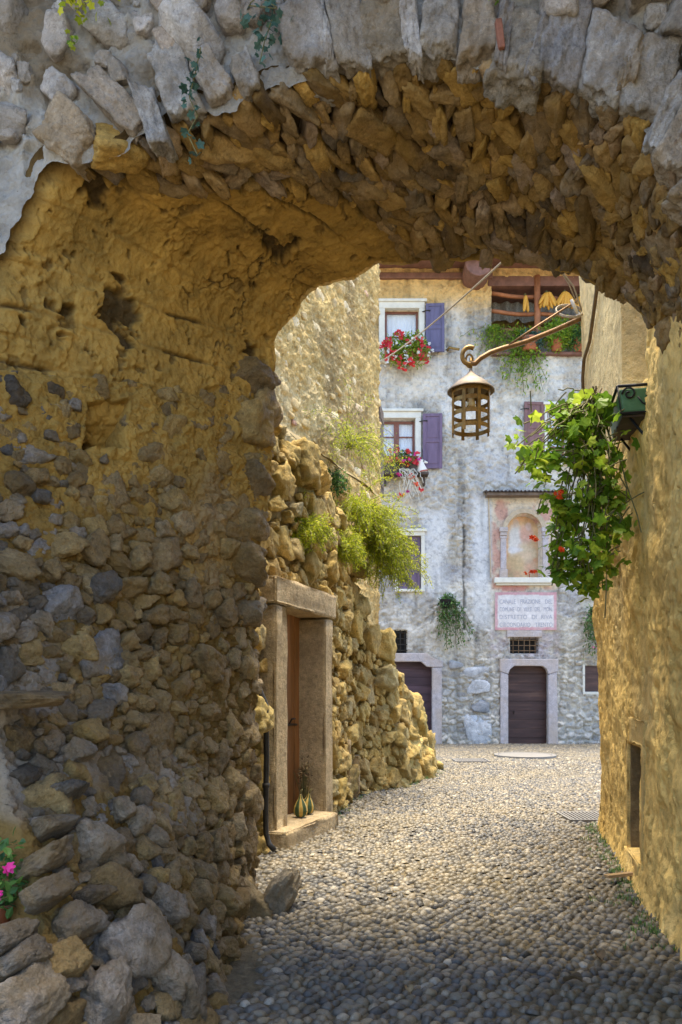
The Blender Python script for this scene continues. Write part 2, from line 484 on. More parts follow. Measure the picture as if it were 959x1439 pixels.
vault_s = Surf([a0 * (1 - t) + a1 * t for t in tt])
if vault_s.frame(np.array([.5]), np.array([.5]))[2][0][2] > 0: vault_s.flip = True
l0, l1, l2 = resample(far_leg, 40), resample(near_leg, 40), resample(near_leg2, 40)
rows = [l0 * (1 - t) + l1 * t for t in np.linspace(0, 1, 20)] + [l1 * (1 - t) + l2 * t for t in np.linspace(0, 1, 12)[1:]]
side_s = Surf(rows)
if side_s.frame(np.array([.3]), np.array([.5]))[2][0][0] < 0: side_s.flip = True

M['shade_block_grey'] = plain_mat('shade_block_render', (.42, .36, .28), .3, 5, .95, bstr=.6, bscale=30, bdist=.02)
M['shade_roof'] = plain_mat('shade_roof_boards', (.20, .13, .08), .3, 6, .85, bstr=.4)
arch = thing('stone_archway', (0.2, 5, 0), 'rough vaulted stone archway of dark brown masonry over the lane', 'archway')

def to_px(P):
    return CX + P[..., 0] / P[..., 1] * F, HOR - (P[..., 2] - CAMZ) / P[..., 1] * F

# where the vault is plastered (left half) instead of bare stone
def plaster_mask(t, u, P):
    # boundary in (t,u): plaster occupies small u; at the near edge it ends sooner
    w = .06 * fbm(P * 2.2, 3, 21)
    lim = .47 - .20 * sstep(.35, 1.0, t) + w
    return sstep(lim + .03, lim - .03, u) * sstep(1.02, .93, t + w * .5)

arc = resample(near_arc, 80)
cen = np.array([.35, 4.05, 2.2])
dirs = arc - cen; dirs[:, 1] = 0
dirs /= np.linalg.norm(dirs, axis=1, keepdims=True)
arcf = resample(far_arc, 80); dirf = arcf - np.array([.8, 5.5, 2.2]); dirf[:, 1] = 0; dirf /= np.linalg.norm(dirf, axis=1, keepdims=True)
def ragged(u, arc_, dir_, seed, amp):
    q = np.linspace(0, 1, len(arc_)); A_ = np.stack([np.interp(u, q, arc_[:, k]) for k in range(3)], -1); D_ = np.stack([np.interp(u, q, dir_[:, k]) for k in range(3)], -1)
    n_ = amp * (.07 * fbm(A_ * 2.4, 2, seed) + .05 * fbm(A_ * 7, 4, seed + 5, .6) + .035 * np.sign(fbm(A_ * 5, 2, seed + 9)) * np.abs(fbm(A_ * 5, 2, seed + 9)) ** .4)
    return D_ * n_[..., None]
nt_, nu_ = 330, 760
t, u, P, Nn = vault_s.grid(nt_, nu_)
P = P + ragged(u, arc, dirs, 401, 1.0) * sstep(.8, 1, t)[..., None] + ragged(u, arcf, dirf, 431, .55) * sstep(.2, 0, t)[..., None]
pm = plaster_mask(t, u, P)
stone_z = 1 - pm
H = .035 * fbm(P * 2.2, 3, 31) + .016 * fbm(P * 14, 4, 32)
# board joints running along the passage and pits in the plaster
ju = u * vault_s.Ls / .27 + .25 * fbm(P * 1.3, 2, 33)
jd = np.abs(ju - np.round(ju)) * .27
brk = sstep(.0, .35, vnoise(P * 2.6, 34))
groove = np.exp(-(jd / .011) ** 2) * (.25 + .75 * brk)
wq = P + .10 * np.stack([fbm(P * 4, 3, 201), fbm(P * 4, 3, 202), fbm(P * 4, 3, 203)], -1)
pit = sstep(.36, .46, fbm(wq * np.array([5.0, 3.0, 5.0]), 4, 35))
pit2 = sstep(.33, .42, fbm(wq * 11, 4, 36)) * .7
lamin = .022 * np.round(1.6 * fbm(P * 2.1, 3, 37)) / 1.6
crack = np.exp(-(fbm(wq * 2.7, 5, 38, .6) / .022) ** 2) * sstep(-.15, .2, vnoise(P * 1.7, 39))
chip = sstep(.10, .15, fbm(wq * 1.5, 6, 205, .6)) * .6 + sstep(.22, .27, fbm(wq * 5, 5, 206, .6)) * .5
H = H * (1 - .55 * pm) + pm * (-.034 * groove - .055 * pit - .03 * pit2 - .02 * crack + lamin - .022 * chip + .012 * fbm(P * 30, 3, 207)) - stone_z * .085
H = H - .16 * sstep(.085, .0, u + .02 * fbm(P * 5, 3, 208))
tone = np.clip(pm * np.maximum.reduce([pit * .85, pit2 * .75, crack * .9, groove * .85, chip * .2]), 0, 1)
V = P + Nn * H[..., None]
parts = [(V.reshape(-1, 3), grid_faces(nt_, nu_), np.full(nt_ * nu_, .3), 0)]
msk = [pm.ravel()]; ton = [tone.ravel()]
# bare vault stones: slabs on edge
def ok_v(tv, uv):
    Pq = vault_s.pos(np.array([tv]), np.array([uv]))
    return plaster_mask(np.array([tv]), np.array([uv]), Pq)[0] < .5 and tv < .93 and uv < .985
rad = list(rng.uniform(.10, .125, 40)) + list(rng.uniform(.06, .10, 340)) + list(rng.uniform(.03, .06, 1500))
ts, us, R = pack(vault_s, rad, ok_v, aspect=.8, tight=.70, tries=36, seed=5)
Pc = vault_s.pos(ts, us); At, Au, An = vault_s.frame(ts, us)
n = len(R); r2 = np.random.default_rng(11)
ang = r2.normal(0, .45, n)
A = At * np.cos(ang)[:, None] + Au * np.sin(ang)[:, None]; B = np.cross(An, A)
An2 = An + r2.normal(size=(n, 3)) * .13; An2 /= np.linalg.norm(An2, axis=1, keepdims=True)
sz = np.stack([R * r2.uniform(1.05, 1.8, n), R * r2.uniform(.5, .85, n), R * r2.uniform(.7, 1.15, n)], 1)
V, f, rn = rocks(Pc + An * (R * r2.uniform(-.80, -.42, n))[:, None], A, B, An2, sz, sub=4, planes=7, p=30, amp=.22, nfreq=2.9, seed=12, dmin=.70)
parts.append((V, f, rn, 1)); msk.append(np.zeros(len(V))); ton.append(np.zeros(len(V)))
V, fl, rn, mi = join(parts)
mesh_obj('vault', V, fl, [M['vault_plaster'], M['vault_stone']], arch, {'rnd': rn, 'mask': np.concatenate(msk), 'tone': np.concatenate(ton)}, mindex=mi)

# ---- side wall (left)
nt_, nu_ = 420, 520
t, u, P, Nn = side_s.grid(nt_, nu_)
def niche_m(t, P):
    T = t * 30 / 19.0       # 1.0 = the front edge of the arch
    edge = 1.10 + np.clip(1.4 - P[..., 2], 0, 2) * .22
    return sstep(edge, edge + .06, T) * sstep(1.47, 1.42, P[..., 2]) * sstep(.44, .54, P[..., 2]) * sstep(2.05, 1.95, T)
nm = niche_m(t, P)
HOLE = np.array(W(152, 598, 4.75))
# find the surface point nearest to the sight line of the putlog hole
pxg, pyg = to_px(P)
hole = sstep(1.0, .75, np.maximum(np.abs(pxg - 152) / 30, np.abs(pyg - 596) / 34) + .2 * fbm(P * 9, 2, 44))
H = .05 * fbm(P * 2.2, 4, 41) + .06 * fbm(P * 7, 5, 42, .62) + .025 * np.abs(fbm(P * 20, 4, 46, .65)) - .012
H = H - hole * .30
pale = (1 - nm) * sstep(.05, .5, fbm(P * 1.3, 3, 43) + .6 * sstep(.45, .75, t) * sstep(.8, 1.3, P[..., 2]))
V = P + Nn * H[..., None] + nm[..., None] * np.array([-1.6, 1.5, .15])
parts = [(V.reshape(-1, 3), grid_faces(nt_, nu_), np.full(nt_ * nu_, .3), 0)]
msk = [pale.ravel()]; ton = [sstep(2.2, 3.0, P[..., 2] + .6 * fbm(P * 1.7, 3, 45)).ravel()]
def ok_s(tv, uv):
    p = side_s.pos(np.array([tv]), np.array([uv]))
    if niche_m(np.array([tv + .035]), p)[0] > .05: return False
    a, b = to_px(p[0])
    return not (abs(a - 152) < 42 and abs(b - 596) < 46)
r2 = np.random.default_rng(15)
rad = list(rng.uniform(.13, .18, 18)) + list(rng.uniform(.085, .125, 120)) + list(rng.uniform(.05, .085, 620)) + list(rng.uniform(.025, .045, 900))
ts, us, R = pack(side_s, rad, ok_s, aspect=.8, tight=.84, tries=30, seed=6)
Pc = side_s.pos(ts, us)
# small stones up by the springing are sunk in plaster
At, Au, An = side_s.frame(ts, us); n = len(R)
ang = r2.normal(0, .32, n)
A = At * np.cos(ang)[:, None] + Au * np.sin(ang)[:, None]; B = np.cross(An, A)
An2 = An + r2.normal(size=(n, 3)) * .12; An2 /= np.linalg.norm(An2, axis=1, keepdims=True)
sz = np.stack([R * r2.uniform(1.0, 1.35, n), R * r2.uniform(.7, 1.05, n), R * r2.uniform(.75, 1.05, n)], 1)
low = sstep(.9, .2, Pc[:, 2]) * .3
out_ = R * (r2.uniform(-.66, -.02, n) + low)
hi_ = sstep(2.1, 3.2, Pc[:, 2] + r2.uniform(-.4, .4, n))
out_ = out_ - R * .38 * hi_
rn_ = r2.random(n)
inner = r2.random(n) < sstep(.70, .35, ts)  # entrance stones greyer, inner ones ochre: skylight and warm shade put into colour
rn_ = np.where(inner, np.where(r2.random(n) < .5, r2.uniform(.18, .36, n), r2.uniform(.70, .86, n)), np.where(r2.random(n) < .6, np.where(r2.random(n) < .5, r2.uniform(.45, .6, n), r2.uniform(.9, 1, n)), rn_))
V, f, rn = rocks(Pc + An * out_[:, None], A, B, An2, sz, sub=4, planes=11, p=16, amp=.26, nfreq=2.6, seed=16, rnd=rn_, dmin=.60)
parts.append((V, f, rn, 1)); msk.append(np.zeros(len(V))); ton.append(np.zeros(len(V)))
# the larger stones one remembers: footing boulders and the stack beside the recess
BIG = [(22, 1352, .13, .07, .10, .5, .0), (78, 1362, .12, .08, .10, .3, .1), (10, 1322, .12, .06, .08, .55, 0), (30, 1410, .17, .12, .12, .95, .1), (140, 1405, .14, .13, .11, .97, .0), (160, 1342, .115, .11, .10, .97, .1), (95, 1306, .125, .085, .10, .5, -.05), (58, 1262, .12, .06, .1, .52, .1), (120, 1262, .10, .055, .09, .05, .0),
       (62, 1216, .13, .055, .1, .5, .05), (128, 1190, .12, .105, .10, .93, .1), (70, 1166, .12, .055, .1, .48, -.1), (85, 1120, .13, .05, .1, .55, .05), (165, 1140, .07, .07, .07, .9, 0), (230, 1375, .085, .14, .09, .95, .2), (262, 1405, .10, .13, .1, .55, -.2), (205, 1295, .06, .12, .07, .9, .3), (140, 830, .10, .10, .10, .5, .4), (105, 1060, .11, .06, .09, .97, 0)]
PP, AA, BB, CC, SS, RR = [], [], [], [], [], []
for (qx, qy, sa, sb, sc_, rv, ro) in BIG:
    i = np.unravel_index(np.argmin(np.hypot(pxg - qx, pyg - qy) + 0 * pxg), pxg.shape)
    c_ = P[i]; n_v = Nn[i]; hx = np.array([n_v[1], -n_v[0], 0]); hx = -hx / np.linalg.norm(hx); up_ = np.cross(n_v, hx); up_ *= np.sign(up_[2])
    a_ = hx * math.cos(ro) + up_ * math.sin(ro); b_ = np.cross(n_v, a_)
    PP.append(c_ + n_v * sc_ * .25); AA.append(a_); BB.append(b_); CC.append(n_v); SS.append((sa, sb, sc_)); RR.append(rv)
V, f, rn = rocks(np.array(PP), np.array(AA), np.array(BB), np.array(CC), np.array(SS), sub=5, planes=10, p=13, amp=.20, nfreq=2.2, seed=17, rnd=np.array(RR), dmin=.72)
parts.append((V, f, rn, 1)); msk.append(np.zeros(len(V))); ton.append(np.zeros(len(V)))
V, fl, rn, mi = join(parts)
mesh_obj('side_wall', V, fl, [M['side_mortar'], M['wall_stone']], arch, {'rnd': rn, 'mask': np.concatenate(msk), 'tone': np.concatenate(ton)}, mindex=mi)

# ---- jamb stones at the exit (quoins stacked up the left jamb)
jv = []
r2 = np.random.default_rng(21)
z = .22; k = 0
PP, AA, BB, CC, SS = [], [], [], [], []
leg = np.array(far_leg)
while z < 3.7:
    h = r2.uniform(.13, .24)
    zc = z + h; X = np.interp(zc, leg[:, 2], leg[:, 0]); Y = np.interp(zc, leg[:, 2], leg[:, 1])
    w = r2.uniform(.16, .30)
    PP.append((X - .20 + r2.uniform(-.02, .02), Y - .05 + r2.uniform(-.03, .03), zc)); AA.append((.98, .2, 0)); BB.append((-.2, .98, 0)); CC.append((0, 0, 1))
    SS.append((.24, w, h * 1.06)); z += 2 * h * .97
V, f, rn = rocks(np.array(PP), np.array(AA), np.array(BB), np.array(CC), np.array(SS), sub=4, planes=10, p=16, amp=.24, nfreq=2.4, seed=22, dmin=.7, rnd=np.where(r2.random(len(PP)) < .5, r2.uniform(.15, .4, len(PP)), r2.uniform(.62, .85, len(PP))))
mesh_obj('jamb', V, [f], M['wall_stone'], arch, {'rnd': rn})

# ---- front face above the arch (towards the camera)
arc = resample(near_arc, 80)
cen = np.array([.35, 4.05, 2.2])
dirs = arc - cen; dirs[:, 1] = 0
dirs /= np.linalg.norm(dirs, axis=1, keepdims=True)
rows = []
for q in np.linspace(0, 1, 14):
    e = arc + dirs * (2.5 * q)
    e[:, 1] = 4.1 - .15 * e[:, 0] - .02
    rows.append(e)
face_s = Surf(rows)
if face_s.frame(np.array([.3]), np.array([.5]))[2][0][1] > 0: face_s.flip = True
nt_, nu_ = 300, 620
t, u, P, Nn = face_s.grid(nt_, nu_)
P = P + ragged(u, arc, dirs, 401, 1.0) * sstep(.2, 0, t)[..., None]
H = .07 * fbm(P * 2.0, 4, 51) + .055 * fbm(P * 6, 5, 52, .6) + .035 * np.abs(fbm(P * 13, 4, 54, .6)) - .03 * sstep(.2, .35, fbm(P * 7, 4, 55))
H *= sstep(0, .03, t)
H -= .06 * sstep(.26, .14, t) * sstep(.12, .2, u)
V = P + Nn * H[..., None]
parts = [(V.reshape(-1, 3), grid_faces(nt_, nu_), np.full(nt_ * nu_, .3), 0)]
msk = [sstep(.0, .4, fbm(P * 1.6, 3, 53) + .35 * sstep(.25, .42, t)).ravel()]
rad = list(rng.uniform(.12, .17, 40)) + list(rng.uniform(.07, .12, 120)) + list(rng.uniform(.035, .06, 250))
def ok_f(tv, uv):
    if tv > .55: return False
    left = uv < .40
    return tv > (.10 if left else .155) and (not left or random.random() < .10)
ts, us, R = pack(face_s, rad, ok_f, aspect=1.0, tight=.8, tries=30, seed=8)
Pc = face_s.pos(ts, us); At, Au, An = face_s.frame(ts, us); n = len(R); r2 = np.random.default_rng(23)
ang = r2.normal(0, .5, n)
A = At * np.cos(ang)[:, None] + Au * np.sin(ang)[:, None]; B = np.cross(An, A)
sz = np.stack([R * r2.uniform(1.0, 1.4, n), R * r2.uniform(.7, 1.0, n), R * r2.uniform(.6, .9, n)], 1)
V, f, rn = rocks(Pc + An * (R * r2.uniform(-.30, -.02, n))[:, None], A, B, An, sz, sub=4, planes=8, p=16, amp=.17, nfreq=2.4, seed=24, dmin=.66)
parts.append((V, f, rn, 1)); msk.append(np.zeros(len(V)))
V, fl, rn, mi = join(parts)
mesh_obj('front_wall', V, fl, [M['face_mortar'], M['face_stone']], arch, {'rnd': rn, 'mask': np.concatenate(msk)}, mindex=mi)

# ---- voussoirs round the near edge, each a stone of its own
M['voussoir_stone'] = stone_mat('voussoir_stone', [(0, (.24, .21, .17)), (.3, (.40, .395, .40)), (.5, (.24, .235, .25)), (.75, (.35, .28, .20)), (1, (.48, .475, .49))], mott=7, mlo=.4, mhi=1.4, stain=(.22, .16, .09), stain_scale=2.6, stain_amt=.6, bscale=24, bstr=.9, bdist=.035)
def voussoir(px, py, half_t, half_r, half_d, rot, sub=4, seed=0, lab=None, dy=0.0):
    x, y, z = near_pt(px, py)
    i = np.argmin(np.hypot(arc[:, 0] - x, arc[:, 2] - z))
    rd = dirs[i]; a = math.atan2(rd[2], rd[0]) + rot
    R_ = np.array([[math.cos(a), 0, math.sin(a)]]); T_ = np.array([[-math.sin(a), 0, math.cos(a)]]); D_ = np.array([[.15, 1.0, 0]]) / 1.011
    P_ = np.array([[x, y + half_d * .55 + dy, z]])
    V, f, rn = rocks(P_, R_, T_, D_, np.array([[half_r, half_t * 1.03, half_d]]), sub=5, planes=4, p=34, amp=.19, nfreq=2.6, seed=seed, dmin=.95, dmax=1.15)
    c = mesh_obj('voussoir', V, [f], M['voussoir_stone'], arch, {'rnd': rn})
    return c
vs = [(578, 52, .06, .2, .2, .1), (770, 80, .06, .2, .2, -.1), (886, 112, .06, .2, .2, .2), (460, 62, .05, .2, .2, .0), (948, 170, .08, .22, .2, .1), (712, 66, .05, .22, .2, .05), (100, 192, .17, .16, .20, .2), (165, 150, .10, .22, .18, .25), (212, 165, .075, .20, .20, -.25), (248, 118, .11, .26, .20, -.05),
      (300, 120, .09, .14, .20, .1), (345, 108, .08, .14, .18, 0), (432, 66, .16, .22, .22, .0), (492, 56, .10, .22, .22, 0), (545, 45, .15, .22, .24, 0), (621, 40, .125, .25, .26, 0),
      (680, 50, .12, .24, .25, 0), (740, 78, .14, .21, .24, 0), (800, 82, .12, .23, .24, .1), (858, 98, .15, .22, .22, 0), (915, 120, .16, .24, .24, .1), (975, 205, .15, .24, .24, 0), (1010, 270, .14, .22, .22, 0)]
for k, a in enumerate(vs): voussoir(a[0], a[1] - (20 if a[0] > 400 else 8), a[2] * .86, a[3] * .92, .12, a[5], seed=100 + k)
# thin red brick wedged between two of them
x, y, z = near_pt(700, 62)
b = MB(); b.box(-.016, .016, -.02, .2, -.07, .075, Matrix.Translation((x, y - .05, z)) @ Matrix.Rotation(-.12, 4, 'Y'))
M['brick'] = plain_mat('brick', (.26, .11, .075), .3, 20, .85, bstr=.5)
b.build('brick', M['brick'], arch, bevel=.006)

# back face of the archway toward the street beyond, so it has its thickness
arcf = resample(far_arc, 80); dirf = arcf - np.array([.8, 5.5, 2.2]); dirf[:, 1] = 0; dirf /= np.linalg.norm(dirf, axis=1, keepdims=True)
rows = []
for q in np.linspace(0, 1, 10):
    e = arcf + dirf * (1.9 * q); e[:, 1] = 5.735 - .3 * e[:, 0] + .02; rows.append(e)
bs = Surf(rows)
t, u, P, Nn = bs.grid(90, 500)
P = P + ragged(u, arcf, dirf, 431, .55) * sstep(.2, 0, t)[..., None]
P = P + np.array([0, .03, 0]) * fbm(P * 4, 3, 61)[..., None] * sstep(0, .1, t)[..., None]
mesh_obj('rear_wall', P.reshape(-1, 3), [grid_faces(90, 500)], M['vault_plaster'], arch, {'mask': np.full(90 * 500, .8), 'tone': np.zeros(90 * 500)})

b = MB(); b.prism([(-6.5, 6.3), (7, 6.3), (7, 7.0), (-6.5, 7.0)], 4.0, 4.9); b.build('shade_block', M['shade_block_grey'], arch)  # unseen mass added above the arch to keep sun off the foreground
b = MB(); b.box(-6.8, 7.3, 2.4, 5.0, 7.0, 7.2); b.build('roof', M['shade_roof'], arch)  # unseen overhang, added so the foreground lies in shade
# ---- flat ledge stone over the dark recess at the left
V, f, rn = rocks(np.array([W(18, 985, 3.58)]), np.array([[.93, .33, .04]]), np.array([[-.33, .93, 0]]), np.array([[-.04, 0, 1.]]), np.array([[.27, .26, .045]]), sub=5, planes=10, p=16, amp=.14, seed=71, rnd=np.array([.15]))
mesh_obj('ledge', V, [f], M['wall_stone'], arch, {'rnd': rn})

M['boulder_stone'] = stone_mat('boulder_stone', [(0, (.16, .13, .09)), (.5, (.25, .185, .09)), (1, (.27, .25, .22))], mott=11, mlo=.35, mhi=1.5, stain=(.20, .15, .08), bscale=30, bstr=.9, bdist=.03, rough=.7)
# ================================================================== guard boulders at the foot of the jamb
for i, (px, py, Y, s3, rot, tlt, lab) in enumerate((
        (384, 1275, 5.5, (.11, .17, .34), .3, -.50, 'grey slab-like boulder leaning on the foot of the arch, outermost by the pebbles'),
        (350, 1285, 5.4, (.18, .16, .25), .1, -.30, 'squat brown boulder tucked under the jamb of the arch'),
        (322, 1318, 5.0, (.14, .12, .13), .0, .1, 'low dark boulder beside bare soil at the foot of the side wall'))):
    c = np.array([W(px, py, Y)])
    ct, stt = math.cos(tlt), math.sin(tlt)
    V, f, rn = rocks(c, np.array([[ct, .1, stt]]), np.array([[0, 1., 0]]), np.array([[-stt, 0, ct]]), np.array([s3]), sub=5, planes=14, p=18, amp=.20, nfreq=2.6, seed=80 + i, rnd=np.array([[.75, .55, .3][i]]), dmin=.62)
    o = mesh_obj('boulder', V, [f], M['boulder_stone'], None, {'rnd': rn}); tag(o, lab, 'boulder', 'boulders at the foot of the arch')

# ================================================================== RUBBLE WALL with doorway (left, beyond the arch)
rub = thing('rubble_wall', (0.2, 9, 0), 'golden dry-stone rubble wall stepping down beside the lane with an old doorway', 'wall')
path = np.array([(-.95, 6.0), (-.74, 7.54), (-.146, 9.1), (.13, 10.6), (.22, 11.05), (.5, 11.6), (.9, 12.1), (1.42, 13.6), (1.70, 14.7), (1.62, 15.2), (1.1, 15.5)])
hts = np.array([4.55, 4.35, 4.0, 3.75, 3.5, 2.45, 2.0, 1.35, .85, .6, .4])
seg = np.concatenate([[0], np.cumsum(np.linalg.norm(np.diff(path, axis=0), axis=1))])
def wp(s): return np.stack([np.interp(s, seg, path[:, 0]), np.interp(s, seg, path[:, 1])], -1)
def wh(s): return np.interp(s, seg, hts)
ss = np.linspace(0, seg[-1], 120)
NB = 30
rows = []
for s_ in ss:
    p = wp(s_); d = wp(s_ + .05) - wp(s_ - .05); d /= np.linalg.norm(d); nrm = np.array([d[1], -d[0]])
    h = wh(s_)
    col = []
    for q in np.linspace(0, 1, NB):
        if q < .8:
            z = h * q / .8; back = .10 * (z / 4) + .03
            if s_ > seg[5]: back += .22 * (z / max(h, .5)) * min(1, (s_ - seg[5]) / 1.0)
        else:
            z = h + .03 * math.sin((q - .8) * 15); back = .10 * h / 4 + .03 + (.35 if s_ > seg[5] else 0) * min(1, max(0, (s_ - seg[5]))) + (q - .8) / .2 * .8
        col.append((p[0] - nrm[0] * back, p[1] - nrm[1] * back, z))
    rows.append(col)
rub_s = Surf(rows)
if rub_s.frame(np.array([.4]), np.array([.3]))[2][0][0] < 0: rub_s.flip = True
s_door0 = seg[1]
def in_door(s, z, m=0.0):
    a = s - s_door0
    return (a > .12 - m) & (a < 1.62 + m) & (z < 2.62 + m)
nt_, nu_ = 420, 240
t, u, P, Nn = rub_s.grid(nt_, nu_)
sarc = t * seg[-1]
inside = ((sarc - s_door0) > .30) & ((sarc - s_door0) < 1.5) & (P[..., 2] < 2.40) & (u < .8)
H = .05 * fbm(P * 2.0, 4, 91) + .02 * fbm(P * 9, 3, 92) - .05
H = np.where(inside, -.5, H)
moss = sstep(.1, .5, fbm(P * 1.2, 3, 93))
parts = [((P + Nn * H[..., None]).reshape(-1, 3), grid_faces(nt_, nu_), np.full(nt_ * nu_, .3), 0)]; msk = [moss.ravel()]
def ok_r(tv, uv):
    p = rub_s.pos(np.array([tv]), np.array([uv]))[0]; s_ = tv * seg[-1]
    return not in_door(np.array([s_]), p[2], .05)[0] and s_ > .3 and s_ < seg[9]
rad = list(rng.uniform(.20, .28, 22)) + list(rng.uniform(.12, .18, 190)) + list(rng.uniform(.07, .11, 520)) + list(rng.uniform(.03, .06, 900))
ts, us, R = pack(rub_s, rad, ok_r, aspect=1.0, tight=.80, tries=30, seed=9)
Pc = rub_s.pos(ts, us); At, Au, An = rub_s.frame(ts, us); n = len(R); r2 = np.random.default_rng(31)
ang = r2.normal(0, .35, n)
A = At * np.cos(ang)[:, None] + Au * np.sin(ang)[:, None]; B = np.cross(An, A)
sz = np.stack([R * r2.uniform(1.0, 1.3, n), R * r2.uniform(.72, 1.0, n), R * r2.uniform(.75, 1.0, n)], 1) * (1 + .35 * sstep(.55, .62, ts) * r2.random(n))[:, None]
V, f, rn = rocks(Pc + An * (R * (r2.uniform(-.50, -.05, n) + .2 * sstep(.55, .62, ts)))[:, None], A, B, An, sz, sub=4, planes=6, p=24, amp=.26, nfreq=2.5, seed=32, dmin=.72)
parts.append((V, f, rn, 1)); msk.append(np.zeros(len(V)))
V, fl, rn, mi = join(parts)
mesh_obj('wall', V, fl, [M['rubble_mortar'], M['rubble_stone']], rub, {'rnd': rn, 'mask': np.concatenate(msk)}, mindex=mi)

# doorway in local wall coordinates (u along the wall, v out towards the lane)
B0 = Vector((-.74, 7.54, 0)); dd = (Vector((-.146, 9.1, 0)) - B0).normalized(); nn = Vector((dd.y, -dd.x, 0))
MD = Matrix(((dd.x, nn.x, 0, B0.x), (dd.y, nn.y, 0, B0.y), (0, 0, 1, 0), (0, 0, 0, 1)))
M['door_stone'] = stone_mat('door_stone', [(0, (.58, .45, .27)), (1, (.58, .45, .27))], mott=14, mlo=.55, mhi=1.3, stain=(.30, .22, .13), stain_scale=3, stain_amt=.5, bscale=60, bstr=1.0, bdist=.025)
door = bpy.data.objects.new('doorway', None); door.location = B0 + dd * .9; link(door, rub)
def stone_block(name, x0, x1, y0, y1, z0, z1, parent, M_, mat, cuts=9, amp=.024, seed=1, shear=0):
    """a dressed block with worn, slightly wavering faces"""
    bm = bmesh.new(); bmesh.ops.create_cube(bm, size=1)
    bmesh.ops.bevel(bm, geom=bm.edges[:], offset=.045, segments=2, affect='EDGES')
    bmesh.ops.triangulate(bm, faces=[f for f in bm.faces if len(f.verts) > 4])
    bmesh.ops.subdivide_edges(bm, edges=bm.edges[:], cuts=cuts, use_grid_fill=True)
    vs = np.array([v.co[:] for v in bm.verts])
    sx = np.array([x1 - x0, y1 - y0, z1 - z0]); m = sx.min()
    # keep bevel widths even: squash towards the corners by absolute size
    q = np.sign(vs) * (.5 - np.clip((.5 - np.abs(vs)) * m / sx * 1.0 * np.where(np.abs(vs) > .44, 1, 0) + np.where(np.abs(vs) > .44, 0, 1) * (.06 * m / sx + (.44 - np.abs(vs)) * (.5 - .06 * m / sx) / .44), 0, .5))
    w = q * sx + np.array([(x0 + x1) / 2, (y0 + y1) / 2, (z0 + z1) / 2])
    nrm = np.array([v.normal[:] for v in bm.verts])
    bm.normal_update(); nrm = np.array([v.normal[:] for v in bm.verts])
    w = w + nrm * (amp * fbm(w * 5 + seed * 7.1, 4, seed))[:, None]
    if shear: w[:, 2] += (w[:, 0] - x0) * shear
    for v, c in zip(bm.verts, w): v.co = M_ @ Vector(c) if M_ is not None else Vector(c)
    me = bpy.data.meshes.new(name); bm.to_mesh(me); bm.free()
    me.polygons.foreach_set('use_smooth', [True] * len(me.polygons)); me.materials.append(mat)
    at = me.attributes.new('rnd', 'FLOAT', 'POINT'); at.data.foreach_set('value', [.5] * len(me.vertices))
    return link(bpy.data.objects.new(name, me), parent)
stone_block('jamb', .13, .40, -.30, .07, .10, 2.34, door, MD, M['door_stone'], seed=1)
stone_block('jamb', 1.40, 1.62, -.30, .07, .02, 2.30, door, MD, M['door_stone'], seed=2)
stone_block('lintel', .10, 1.68, -.30, .09, 2.35, 2.62, door, MD, M['door_stone'], seed=3, shear=-.02)
stone_block('threshold', .05, 1.42, -.42, .22, -.05, .17, door, MD, M['door_stone'], seed=4, amp=.03)
M['door_wood'] = plain_mat('door_wood', (.27, .13, .05), .5, 6, .7, bstr=.5, bscale=40, stretch=(1, 1, .12))
b = MB()
for k in range(6): b.box(.38 + k * .18, .38 + k * .18 + .174, -.30, -.255 + .006 * (k % 2), .16, 2.34, MD)
leaf = b.build('door', M['door_wood'], door, bevel=.004)
M['iron'] = plain_mat('iron', (.05, .045, .04), .4, 30, .55, metal=.7, bstr=.2)
b = MB(); b.tube([MD @ Vector((.45, -.235, 1.16)), MD @ Vector((1.3, -.235, 1.13))], .012); b.tube([MD @ Vector((1.1, -.235, 1.14)), MD @ Vector((1.1, -.20, 1.2)), MD @ Vector((1.16, -.19, 1.2))], .01)
b.build('latch', M['iron'], leaf, smooth=True)
# upright slabs and flat stones set against the wall foot
for i, (px, py, Y, w, h, lab) in enumerate(((487, 1128, 10.6, .05, .62, 'narrow upright stone slab standing at the foot of the rubble wall'), (498, 1122, 11.0, .05, .55, 'darker upright stone slab standing next to the stacked flat stones'))):
    x, y, z = W(px, py, Y)
    o = stone_block('stone_slab', x - w, x + w, y - .1, y + .1, -.02, h * (1.35 if i == 0 else 1.1), None, Matrix.Translation((.02 * i, 0, 0)), M['door_stone'], seed=20 + i, amp=.02)
    tag(o, lab, 'stone slab', 'slabs against the rubble wall')
# sloping rendered coping behind the wall top
cop = MB()
c0, c1 = Vector(W(386, 590, 9.4)), Vector(W(540, 700, 12.6))
M['render_grey'] = plain_mat('render_grey', (.24, .19, .10), .3, 5, .95, bstr=.6, bscale=30, bdist=.02)
t, u = np.meshgrid(np.linspace(0, 1, 80), np.linspace(0, 1, 30), indexing='ij')
Pq = np.array(c0) * (1 - t[..., None]) + np.array(c1) * t[..., None] + np.array([-.45, .25, .40]) * u[..., None] + np.array([.10, -.05, -.10])
Pq += np.array([.3, -.4, .8]) * (.06 * fbm(Pq * 2.3, 4, 99))[..., None]
mesh_obj('coping', Pq.reshape(-1, 3), [grid_faces(80, 30)], M['render_grey'], rub)

